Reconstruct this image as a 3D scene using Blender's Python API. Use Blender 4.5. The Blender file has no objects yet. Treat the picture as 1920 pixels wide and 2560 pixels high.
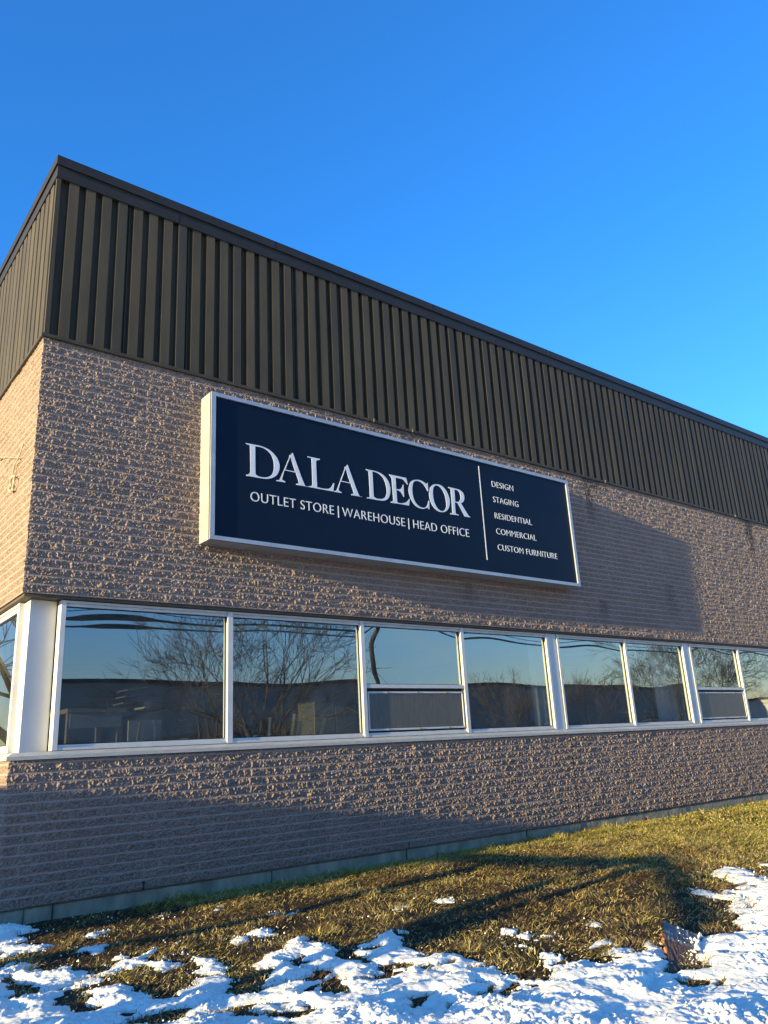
import bpy, math, random
import numpy as np
from mathutils import Matrix, Vector

# ------------------------------------------------------------------ camera
SC = bpy.context.scene
COL = SC.collection
FOC = 1954.12
AZ, PITCH, ROLL = math.radians(38.8954), math.radians(16.8571), math.radians(-3.119)
CAM = np.array([-2.0292, -8.5, 1.346])
fw = np.array([math.sin(AZ)*math.cos(PITCH), math.cos(AZ)*math.cos(PITCH), math.sin(PITCH)])
r0 = np.array([math.cos(AZ), -math.sin(AZ), 0.0]); u0 = np.cross(r0, fw)
rt = math.cos(ROLL)*r0 + math.sin(ROLL)*u0
up = -math.sin(ROLL)*r0 + math.cos(ROLL)*u0
cam_d = bpy.data.cameras.new('camera'); cam = bpy.data.objects.new('camera', cam_d); COL.objects.link(cam)
cam_d.sensor_fit = 'VERTICAL'; cam_d.sensor_height = 24.0; cam_d.lens = 24.0*FOC/2560.0
cam_d.clip_start = 0.05; cam_d.clip_end = 3000.0
cam.matrix_world = Matrix(((rt[0], up[0], -fw[0], CAM[0]), (rt[1], up[1], -fw[1], CAM[1]), (rt[2], up[2], -fw[2], CAM[2]), (0, 0, 0, 1)))
SC.camera = cam

# ------------------------------------------------------------------ light
SUN = np.array([4.38, 0.302, -0.607]); SUN = SUN/np.linalg.norm(SUN)
ELEV = math.asin(-SUN[2]); AZIM = math.atan2(-SUN[0], -SUN[1])      # compass angle from +Y toward +X
world = bpy.data.worlds.new('World'); SC.world = world; world.use_nodes = True
wn = world.node_tree; wn.nodes.clear()
w_out = wn.nodes.new('ShaderNodeOutputWorld'); w_bg = wn.nodes.new('ShaderNodeBackground')
w_sky = wn.nodes.new('ShaderNodeTexSky'); w_sky.sky_type = 'NISHITA'; w_sky.sun_disc = False
w_sky.sun_elevation = ELEV; w_sky.sun_rotation = AZIM
w_sky.altitude = 200.0; w_sky.air_density = 1.0; w_sky.dust_density = 0.3; w_sky.ozone_density = 1.6
w_mx = wn.nodes.new('ShaderNodeMix'); w_mx.data_type = 'RGBA'; w_mx.blend_type = 'MULTIPLY'; w_mx.inputs['Factor'].default_value = 1.0
# deep winter blue overhead, paler and more neutral towards the horizon
w_tc = wn.nodes.new('ShaderNodeTexCoord'); w_sep = wn.nodes.new('ShaderNodeSeparateXYZ'); wn.links.new(w_tc.outputs['Generated'], w_sep.inputs[0])
w_rp = wn.nodes.new('ShaderNodeValToRGB'); wn.links.new(w_sep.outputs['Z'], w_rp.inputs['Fac'])
for _p, _c in ((0.0, (0.35, 0.29, 0.28, 1)), (0.15, (0.24, 0.36, 0.55, 1)), (0.33, (0.155, 0.45, 0.88, 1)), (0.58, (0.115, 0.46, 0.90, 1)), (0.80, (0.125, 0.46, 0.90, 1)), (1.0, (0.30, 0.46, 0.60, 1))):
    if _p == 0.0: _e = w_rp.color_ramp.elements[0]
    elif _p == 1.0: _e = w_rp.color_ramp.elements[-1]
    else: _e = w_rp.color_ramp.elements.new(_p)
    _e.position = _p; _e.color = _c
wn.links.new(w_rp.outputs[0], w_mx.inputs[7])
wn.links.new(w_sky.outputs[0], w_mx.inputs[6]); wn.links.new(w_mx.outputs[2], w_bg.inputs['Color'])
w_bg.inputs['Strength'].default_value = 0.150
w_dbl = wn.nodes.new('ShaderNodeMix'); w_dbl.data_type = 'RGBA'; w_dbl.blend_type = 'MULTIPLY'; w_dbl.inputs['Factor'].default_value = 1.0; w_dbl.inputs[7].default_value = (1.6, 1.6, 1.6, 1)
wn.links.new(w_mx.outputs[2], w_dbl.inputs[6]); wn.links.new(w_dbl.outputs[2], w_bg.inputs['Color'])
wn.links.new(w_bg.outputs[0], w_out.inputs['Surface'])
sun_d = bpy.data.lights.new('sun', 'SUN'); sun = bpy.data.objects.new('sun', sun_d); COL.objects.link(sun)
sun_d.energy = 5.0; sun_d.angle = math.radians(0.53); sun_d.color = (1.0, 0.82, 0.41)
sun.rotation_euler = Vector(SUN).to_track_quat('-Z', 'Y').to_euler(); sun.location = (-30, -5, 12)
SC.view_settings.view_transform = 'Standard'; SC.view_settings.look = 'None'
SC.view_settings.exposure = 1.34; SC.view_settings.gamma = 1.0; SC.view_settings.use_curve_mapping = False
SC.render.engine = 'CYCLES'
SC.cycles.max_bounces = 8; SC.cycles.transparent_max_bounces = 16; SC.cycles.caustics_reflective = False; SC.cycles.caustics_refractive = False

# ------------------------------------------------------------------ helpers
def ray(u, v): return (u-960)/FOC*rt - (v-1280)/FOC*up + fw
def onY(u, v, Y=0.0):
    d = ray(u, v); return CAM + (Y-CAM[1])/d[1]*d
def onZ(u, v, Z=0.0):
    d = ray(u, v); return CAM + (Z-CAM[2])/d[2]*d

def perlin(x, y, seed=0):
    x = np.asarray(x, float); y = np.asarray(y, float)
    xi = np.floor(x).astype(np.int64); yi = np.floor(y).astype(np.int64)
    fx = x-xi; fy = y-yi
    def grad(ix, iy, dx, dy):
        h = (ix*374761393 + iy*668265263 + seed*982451653) & 0xFFFFFFFF
        h = ((h ^ (h >> 13))*1274126177) & 0xFFFFFFFF
        h = (h ^ (h >> 16)) & 0xFFFF
        a = h*(2*math.pi/65536.0)
        return np.cos(a)*dx + np.sin(a)*dy
    u = fx*fx*fx*(fx*(fx*6-15)+10); v = fy*fy*fy*(fy*(fy*6-15)+10)
    a = grad(xi, yi, fx, fy); b = grad(xi+1, yi, fx-1, fy); c = grad(xi, yi+1, fx, fy-1); d = grad(xi+1, yi+1, fx-1, fy-1)
    return ((a*(1-u)+b*u)*(1-v) + (c*(1-u)+d*u)*v)*1.5
def hash2(ix, iy, seed=0):
    h = (np.asarray(ix).astype(np.int64)*374761393 + np.asarray(iy).astype(np.int64)*668265263 + seed*2246822519) & 0xFFFFFFFF
    h = ((h ^ (h >> 13))*1274126177) & 0xFFFFFFFF
    return ((h ^ (h >> 16)) & 0xFFFF)/65535.0
def sstep(a, b, x):
    t = np.clip((x-a)/(b-a), 0, 1); return t*t*(3-2*t)

def tag(o, label=None, cat=None, group=None, kind=None):
    if label: o['label'] = label
    if cat: o['category'] = cat
    if group: o['group'] = group
    if kind: o['kind'] = kind
    return o
def wpos(o):
    p = Vector((0, 0, 0))
    while o is not None:
        p += o.location; o = o.parent
    return p
def adopt(o, parent):
    if parent is not None:
        o.parent = parent; o.location = -wpos(parent)
def empty(name, loc, label, cat, group=None):
    o = bpy.data.objects.new(name, None); COL.objects.link(o); o.location = loc; o.empty_display_size = 0.2
    return tag(o, label, cat, group)
def np_mesh(name, verts, quads, mat, parent=None, smooth=False, tris=None):
    verts = np.asarray(verts, np.float32); quads = np.asarray(quads, np.int32).reshape(-1, 4)
    me = bpy.data.meshes.new(name)
    me.vertices.add(len(verts)); me.vertices.foreach_set('co', verts.ravel())
    nq = len(quads); nt = 0 if tris is None else len(tris)
    idx = quads.ravel() if nt == 0 else np.concatenate([quads.ravel(), np.asarray(tris, np.int32).ravel()])
    me.loops.add(len(idx)); me.loops.foreach_set('vertex_index', idx)
    me.polygons.add(nq+nt)
    st = np.concatenate([np.arange(nq)*4, nq*4+np.arange(nt)*3]).astype(np.int32)
    me.polygons.foreach_set('loop_start', st)
    me.polygons.foreach_set('loop_total', np.concatenate([np.full(nq, 4), np.full(nt, 3)]).astype(np.int32))
    me.polygons.foreach_set('use_smooth', np.full(nq+nt, bool(smooth)))
    me.update(calc_edges=True); me.validate()
    if mat: me.materials.append(mat)
    o = bpy.data.objects.new(name, me); COL.objects.link(o); adopt(o, parent)
    return o
def grid_quads(nx, ny):                      # index = j*nx + i
    i, j = np.meshgrid(np.arange(nx-1), np.arange(ny-1)); a = (j*nx+i).ravel()
    return np.stack([a, a+1, a+nx+1, a+nx], 1)

class MB:
    def __init__(s): s.v = []; s.f = []
    def box(s, x0, x1, y0, y1, z0, z1):
        n = len(s.v)
        s.v += [(x0,y0,z0),(x1,y0,z0),(x1,y1,z0),(x0,y1,z0),(x0,y0,z1),(x1,y0,z1),(x1,y1,z1),(x0,y1,z1)]
        s.f += [tuple(n+k for k in q) for q in ((0,3,2,1),(4,5,6,7),(0,1,5,4),(1,2,6,5),(2,3,7,6),(3,0,4,7))]
        return s
    def prism(s, prof, axis, a, b):           # prof = closed 2D outline, extruded along axis from a to b
        n = len(s.v); m = len(prof)
        for t in (a, b):
            for p, q in prof:
                s.v.append({'x': (t, p, q), 'y': (p, t, q), 'z': (p, q, t)}[axis])
        for i in range(m):
            j = (i+1) % m; s.f.append((n+i, n+j, n+m+j, n+m+i))
        s.f.append(tuple(range(n, n+m))); s.f.append(tuple(range(n+m, n+2*m)))
        return s
    def tube(s, pts, rad, sides=6, cap=True):
        pts = [np.array(p, float) for p in pts]
        if not hasattr(rad, '__len__'): rad = [rad]*len(pts)
        n = len(s.v); prev = None
        for k, p in enumerate(pts):
            t = pts[min(k+1, len(pts)-1)] - pts[max(k-1, 0)]; t = t/(np.linalg.norm(t)+1e-9)
            if prev is None:
                a = np.cross(t, [0, 0, 1.0]) if abs(t[2]) < 0.9 else np.cross(t, [1.0, 0, 0])
            else: a = prev - t*(prev @ t)
            a = a/(np.linalg.norm(a)+1e-9); b = np.cross(t, a); prev = a
            for q in range(sides):
                w = 2*math.pi*q/sides
                s.v.append(tuple(p + rad[k]*(math.cos(w)*a + math.sin(w)*b)))
        for k in range(len(pts)-1):
            for q in range(sides):
                q2 = (q+1) % sides
                s.f.append((n+k*sides+q, n+k*sides+q2, n+(k+1)*sides+q2, n+(k+1)*sides+q))
        if cap:
            s.f.append(tuple(n+q for q in range(sides))[::-1]); m = n+(len(pts)-1)*sides
            s.f.append(tuple(m+q for q in range(sides)))
        return s
    def build(s, name, mat, parent=None, smooth=False, bevel=0):
        me = bpy.data.meshes.new(name); me.from_pydata([tuple(map(float, v)) for v in s.v], [], s.f); me.update()
        import bmesh
        bm = bmesh.new(); bm.from_mesh(me); bmesh.ops.recalc_face_normals(bm, faces=bm.faces[:])
        if bevel: bmesh.ops.bevel(bm, geom=bm.edges[:], offset=bevel, segments=1, affect='EDGES', clamp_overlap=True)
        bm.to_mesh(me); bm.free()
        if smooth:
            for p in me.polygons: p.use_smooth = True
        me.materials.append(mat)
        o = bpy.data.objects.new(name, me); COL.objects.link(o); adopt(o, parent)
        return o

# ------------------------------------------------------------------ materials
def mat_new(name):
    m = bpy.data.materials.new(name); m.use_nodes = True
    nt = m.node_tree; b = nt.nodes['Principled BSDF']
    return m, nt, b
def N(nt, t, **kw):
    n = nt.nodes.new(t)
    for k, v in kw.items(): setattr(n, k, v)
    return n
def noise_tex(nt, scale, detail=4, rough=0.55, vec=None, mapscale=None):
    tc = N(nt, 'ShaderNodeTexCoord'); n = N(nt, 'ShaderNodeTexNoise')
    n.inputs['Scale'].default_value = scale; n.inputs['Detail'].default_value = detail; n.inputs['Roughness'].default_value = rough
    src = tc.outputs['Object']
    if mapscale:
        mp = N(nt, 'ShaderNodeMapping'); mp.inputs['Scale'].default_value = mapscale
        nt.links.new(src, mp.inputs['Vector']); src = mp.outputs[0]
    nt.links.new(src, n.inputs['Vector'])
    return n
def ramp(nt, src, stops):
    r = N(nt, 'ShaderNodeValToRGB'); e = r.color_ramp.elements
    while len(e) < len(stops): e.new(0.5)
    for k, (p, c) in enumerate(stops):
        e[k].position = p; e[k].color = (c[0], c[1], c[2], 1)
    nt.links.new(src, r.inputs['Fac']); return r
def simple(name, c0, c1=None, rough=0.6, scale=6.0, metal=0.0, bump=0.0, bscale=60.0, spec=0.5, mapscale=None):
    m, nt, b = mat_new(name)
    c1 = c1 or tuple(x*0.82 for x in c0)
    n = noise_tex(nt, scale, 5, 0.6, mapscale=mapscale)
    r = ramp(nt, n.outputs['Fac'], [(0.32, c1), (0.68, c0)])
    nt.links.new(r.outputs[0], b.inputs['Base Color'])
    b.inputs['Roughness'].default_value = rough; b.inputs['Metallic'].default_value = metal
    b.inputs['Specular IOR Level'].default_value = spec
    if bump:
        n2 = noise_tex(nt, bscale, 4, 0.6); bp = N(nt, 'ShaderNodeBump'); bp.inputs['Strength'].default_value = bump; bp.inputs['Distance'].default_value = 0.01
        nt.links.new(n2.outputs['Fac'], bp.inputs['Height']); nt.links.new(bp.outputs[0], b.inputs['Normal'])
    return m

M = {}
# split-face concrete brick, with the mortar picked out by a mesh attribute
def brick_mat():
    m, nt, b = mat_new('split_face_brick')
    n1 = noise_tex(nt, 2.2, 5, 0.6); n2 = noise_tex(nt, 70, 4, 0.7)
    c1 = ramp(nt, n1.outputs['Fac'], [(0.30, (0.290, 0.212, 0.164)), (0.70, (0.358, 0.265, 0.206))])
    c2 = ramp(nt, n2.outputs['Fac'], [(0.36, (0.50, 0.50, 0.52)), (0.62, (1.08, 1.06, 1.04))])
    mx = N(nt, 'ShaderNodeMix', data_type='RGBA', blend_type='MULTIPLY'); mx.inputs['Factor'].default_value = 1.0
    nt.links.new(c1.outputs[0], mx.inputs[6]); nt.links.new(c2.outputs[0], mx.inputs[7])
    # run-off stains hanging under two flashing joints
    at = N(nt, 'ShaderNodeAttribute', attribute_name='stain')
    am = N(nt, 'ShaderNodeAttribute', attribute_name='mortar')
    mo = N(nt, 'ShaderNodeMix', data_type='RGBA'); mo.inputs[7].default_value = (0.40, 0.295, 0.245, 1)
    nt.links.new(am.outputs['Fac'], mo.inputs['Factor']); nt.links.new(mx.outputs[2], mo.inputs[6])
    st = N(nt, 'ShaderNodeMix', data_type='RGBA'); st.inputs[7].default_value = (0.045, 0.038, 0.034, 1)
    nt.links.new(at.outputs['Fac'], st.inputs['Factor']); nt.links.new(mo.outputs[2], st.inputs[6])
    nt.links.new(st.outputs[2], b.inputs['Base Color'])
    b.inputs['Roughness'].default_value = 0.9; b.inputs['Specular IOR Level'].default_value = 0.2
    n3 = noise_tex(nt, 120, 3, 0.7); bp = N(nt, 'ShaderNodeBump'); bp.inputs['Strength'].default_value = 0.8; bp.inputs['Distance'].default_value = 0.006
    nt.links.new(n3.outputs['Fac'], bp.inputs['Height']); nt.links.new(bp.outputs[0], b.inputs['Normal'])
    return m
M['brick'] = brick_mat()
M['concrete'] = simple('foundation_concrete', (0.38, 0.345, 0.235), (0.17, 0.16, 0.115), 0.9, 5.0, bump=0.7, bscale=40, mapscale=(1, 1, 0.4))
M['bronze'] = simple('dark_bronze_metal', (0.085, 0.070, 0.043), (0.056, 0.047, 0.032), 0.55, 1.2, bump=0.0, spec=0.2, mapscale=(3, 3, 0.6))
M['coping'] = simple('dark_grey_coping', (0.036, 0.032, 0.026), (0.028, 0.025, 0.021), 0.5, 1.5, spec=0.25)
M['alu'] = simple('painted_window_frame', (0.62, 0.61, 0.58), (0.54, 0.53, 0.50), 0.45, 5.0)
M['post'] = simple('cream_panel', (0.62, 0.61, 0.58), (0.56, 0.55, 0.52), 0.5, 2.0)
M['sillm'] = simple('sill_metal', (0.52, 0.50, 0.46), (0.42, 0.39, 0.33), 0.5, 8.0, mapscale=(1, 4, 4))
M['lintel'] = simple('lintel_steel', (0.11, 0.08, 0.045), (0.07, 0.05, 0.03), 0.7, 10.0)
M['gasket'] = simple('black_gasket', (0.015, 0.015, 0.016), None, 0.6)
M['signalu'] = simple('sign_aluminium', (0.47, 0.48, 0.49), (0.38, 0.39, 0.40), 0.42, 5.0, metal=0.35)
M['navy'] = simple('navy_sign_face', (0.006, 0.014, 0.030), (0.005, 0.012, 0.027), 0.45, 2.0, spec=0.12)
M['white'] = simple('white_vinyl_letters', (0.78, 0.79, 0.80), (0.74, 0.75, 0.76), 0.5, 4.0)
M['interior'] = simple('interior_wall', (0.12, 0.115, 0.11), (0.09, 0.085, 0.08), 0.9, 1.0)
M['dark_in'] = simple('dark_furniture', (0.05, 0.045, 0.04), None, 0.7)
M['wood'] = simple('pale_wood', (0.72, 0.47, 0.20), (0.58, 0.36, 0.14), 0.6, 8.0, mapscale=(8, 8, 1))
M['curtain'] = simple('pale_curtain', (0.62, 0.62, 0.60), (0.52, 0.52, 0.50), 0.9, 2.0)
M['bench'] = simple('worn_bench_wood', (0.13, 0.085, 0.045), (0.09, 0.06, 0.03), 0.7, 6.0)
M['board'] = simple('grey_board', (0.17, 0.165, 0.155), (0.12, 0.115, 0.11), 0.8, 3.0)
def vent_mat():
    m, nt, b = mat_new('grey_streaked_vent_cover')
    n = noise_tex(nt, 10, 5, 0.7, mapscale=(9, 1, 0.5))
    r = ramp(nt, n.outputs['Fac'], [(0.3, (0.070, 0.065, 0.055)), (0.7, (0.15, 0.138, 0.112))])
    nt.links.new(r.outputs[0], b.inputs['Base Color']); b.inputs['Roughness'].default_value = 0.35
    return m
M['vent'] = vent_mat()
def glass_mat():
    m, nt, b = mat_new('tinted_window_glass'); nt.nodes.remove(b)
    out = nt.nodes['Material Output']
    gl = N(nt, 'ShaderNodeBsdfGlossy'); gl.inputs['Roughness'].default_value = 0.0; gl.inputs['Color'].default_value = (0.80, 0.88, 0.90, 1)
    tr = N(nt, 'ShaderNodeBsdfTransparent'); tr.inputs['Color'].default_value = (0.80, 0.87, 0.87, 1)
    lw = N(nt, 'ShaderNodeLayerWeight'); lw.inputs['Blend'].default_value = 0.5
    p = N(nt, 'ShaderNodeMath', operation='POWER'); p.inputs[1].default_value = 1.8
    ma = N(nt, 'ShaderNodeMath', operation='MULTIPLY_ADD'); ma.inputs[1].default_value = 0.34; ma.inputs[2].default_value = 0.38; ma.use_clamp = True
    nt.links.new(lw.outputs['Facing'], p.inputs[0]); nt.links.new(p.outputs[0], ma.inputs[0])
    mx = N(nt, 'ShaderNodeMixShader'); nt.links.new(ma.outputs[0], mx.inputs[0]); nt.links.new(tr.outputs[0], mx.inputs[1]); nt.links.new(gl.outputs[0], mx.inputs[2])
    # thin film of dust: diffuse
    df = N(nt, 'ShaderNodeBsdfDiffuse'); df.inputs['Color'].default_value = (0.55, 0.55, 0.52, 1)
    nz = noise_tex(nt, 3.0, 5, 0.65, mapscale=(1.5, 1, 0.7)); rr = N(nt, 'ShaderNodeMapRange'); rr.inputs['From Min'].default_value = 0.35; rr.inputs['From Max'].default_value = 0.75; rr.inputs['To Min'].default_value = 0.01; rr.inputs['To Max'].default_value = 0.07
    nt.links.new(nz.outputs['Fac'], rr.inputs['Value'])
    m2 = N(nt, 'ShaderNodeMixShader'); nt.links.new(rr.outputs[0], m2.inputs[0]); nt.links.new(mx.outputs[0], m2.inputs[1]); nt.links.new(df.outputs[0], m2.inputs[2])
    nt.links.new(m2.outputs[0], out.inputs['Surface'])
    return m
M['glass'] = glass_mat()
M['bark'] = simple('bare_bark', (0.065, 0.050, 0.040), (0.035, 0.028, 0.022), 0.9, 12.0)
M['facade'] = simple('warehouse_facade', (0.15, 0.16, 0.15), (0.13, 0.14, 0.13), 0.9, 0.4)
M['facade_low'] = simple('brown_brick_band', (0.14, 0.10, 0.08), (0.11, 0.08, 0.06), 0.9, 0.4)
M['pale_facade'] = simple('pale_facade', (0.55, 0.50, 0.42), None, 0.9, 0.4)
M['darkglass'] = simple('dark_window', (0.02, 0.025, 0.03), None, 0.15)
M['cable'] = simple('black_cable', (0.03, 0.03, 0.03), None, 0.7)
M['whitecable'] = simple('white_cable', (0.50, 0.41, 0.28), None, 0.6)
M['container'] = simple('blue_container_paint', (0.06, 0.11, 0.20), (0.05, 0.09, 0.17), 0.5, 1.0)
def ground_mat():
    m, nt, b = mat_new('soil_and_thatch')
    n1 = noise_tex(nt, 3.0, 6, 0.65); n2 = noise_tex(nt, 55, 6, 0.75)
    c1 = ramp(nt, n1.outputs['Fac'], [(0.30, (0.040, 0.029, 0.022)), (0.70, (0.078, 0.058, 0.038))])
    c2 = ramp(nt, n2.outputs['Fac'], [(0.35, (0.45, 0.45, 0.45)), (0.65, (1.25, 1.2, 1.1))])
    mx = N(nt, 'ShaderNodeMix', data_type='RGBA', blend_type='MULTIPLY'); mx.inputs['Factor'].default_value = 1.0
    nt.links.new(c1.outputs[0], mx.inputs[6]); nt.links.new(c2.outputs[0], mx.inputs[7])
    n3 = noise_tex(nt, 0.35, 6, 0.6); far = ramp(nt, n3.outputs['Fac'], [(0.36, (0, 0, 0)), (0.42, (1, 1, 1))])  # unseen far ground: snow cover widened to bounce warm light at the wall
    at = N(nt, 'ShaderNodeAttribute', attribute_name='far'); mu = N(nt, 'ShaderNodeMath', operation='MULTIPLY')
    nt.links.new(far.outputs[0], mu.inputs[0]); nt.links.new(at.outputs['Fac'], mu.inputs[1])
    mf = N(nt, 'ShaderNodeMix', data_type='RGBA'); mf.inputs[7].default_value = (0.88, 0.86, 0.82, 1)
    nt.links.new(mu.outputs[0], mf.inputs['Factor']); nt.links.new(mx.outputs[2], mf.inputs[6])
    nt.links.new(mf.outputs[2], b.inputs['Base Color']); b.inputs['Roughness'].default_value = 0.95; b.inputs['Specular IOR Level'].default_value = 0.1
    bp = N(nt, 'ShaderNodeBump'); bp.inputs['Strength'].default_value = 1.0; bp.inputs['Distance'].default_value = 0.02
    nt.links.new(n2.outputs['Fac'], bp.inputs['Height']); nt.links.new(bp.outputs[0], b.inputs['Normal'])
    return m
M['soil'] = ground_mat()
def grass_mat():
    m, nt, b = mat_new('winter_grass_blades')
    at = N(nt, 'ShaderNodeAttribute', attribute_name='tint')
    nt.links.new(at.outputs['Color'], b.inputs['Base Color']); b.inputs['Roughness'].default_value = 0.6; b.inputs['Specular IOR Level'].default_value = 0.25
    tl = N(nt, 'ShaderNodeBsdfTranslucent'); nt.links.new(at.outputs['Color'], tl.inputs['Color'])
    mx = N(nt, 'ShaderNodeMixShader'); mx.inputs[0].default_value = 0.25
    nt.links.new(b.outputs[0], mx.inputs[1]); nt.links.new(tl.outputs[0], mx.inputs[2]); nt.links.new(mx.outputs[0], nt.nodes['Material Output'].inputs['Surface'])
    return m
M['grass'] = grass_mat()
def snow_mat():
    m, nt, b = mat_new('granular_snow')
    n1 = noise_tex(nt, 4.0, 5, 0.6); c1 = ramp(nt, n1.outputs['Fac'], [(0.3, (0.86, 0.82, 0.74)), (0.7, (0.96, 0.93, 0.85))])
    n5 = noise_tex(nt, 38, 5, 0.75); c5 = ramp(nt, n5.outputs['Fac'], [(0.33, (0.45, 0.39, 0.32)), (0.41, (1, 1, 1))])   # specks of dirt in the old snow
    m5 = N(nt, 'ShaderNodeMix', data_type='RGBA', blend_type='MULTIPLY'); m5.inputs['Factor'].default_value = 1.0
    nt.links.new(c1.outputs[0], m5.inputs[6]); nt.links.new(c5.outputs[0], m5.inputs[7])
    nt.links.new(m5.outputs[2], b.inputs['Base Color']); b.inputs['Roughness'].default_value = 0.55; b.inputs['Specular IOR Level'].default_value = 0.3
    b.inputs['Subsurface Weight'].default_value = 0.12; b.inputs['Subsurface Radius'].default_value = (0.02, 0.022, 0.026); b.inputs['Subsurface Scale'].default_value = 0.6
    n2 = noise_tex(nt, 130, 4, 0.7); bp = N(nt, 'ShaderNodeBump'); bp.inputs['Strength'].default_value = 0.9; bp.inputs['Distance'].default_value = 0.006
    nt.links.new(n2.outputs['Fac'], bp.inputs['Height']); nt.links.new(bp.outputs[0], b.inputs['Normal'])
    return m
M['snow'] = snow_mat()
def timber_mat():
    m, nt, b = mat_new('weathered_timber')
    n1 = noise_tex(nt, 7, 6, 0.7, mapscale=(4, 4, 2.5)); c1 = ramp(nt, n1.outputs['Fac'], [(0.3, (0.045, 0.026, 0.020)), (0.55, (0.105, 0.058, 0.038)), (0.78, (0.19, 0.13, 0.10))])
    nt.links.new(c1.outputs[0], b.inputs['Base Color']); b.inputs['Roughness'].default_value = 0.7
    bp = N(nt, 'ShaderNodeBump'); bp.inputs['Strength'].default_value = 0.8; bp.inputs['Distance'].default_value = 0.01
    nt.links.new(n1.outputs['Fac'], bp.inputs['Height']); nt.links.new(bp.outputs[0], b.inputs['Normal'])
    return m
M['timber'] = timber_mat()
M['timbertop'] = simple('grey_weathered_end', (0.30, 0.28, 0.27), (0.13, 0.095, 0.075), 0.8, 7.0, bump=0.6, mapscale=(3, 3, 3))
M['splinter'] = simple('fresh_split_wood', (0.36, 0.15, 0.06), (0.16, 0.07, 0.035), 0.7, 20.0)
M['leaf'] = simple('dry_orange_leaf', (0.40, 0.17, 0.06), (0.25, 0.10, 0.04), 0.7, 20.0)
# ------------------------------------------------------------------ the building
GZ = -0.05                       # lawn level at the wall
ZB, ZS, ZH, ZT = 0.095, 1.427, 3.084, 6.040     # brick foot, sill, window head, brick top
CO, BL = 0.0924, 0.31            # brick course height and block length
XE, YE = 26.0, 25.0              # far ends of the building
bld = empty('warehouse_building', (0, 0, GZ), 'low brown split face brick warehouse under a dark ribbed metal parapet', 'building')

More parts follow.
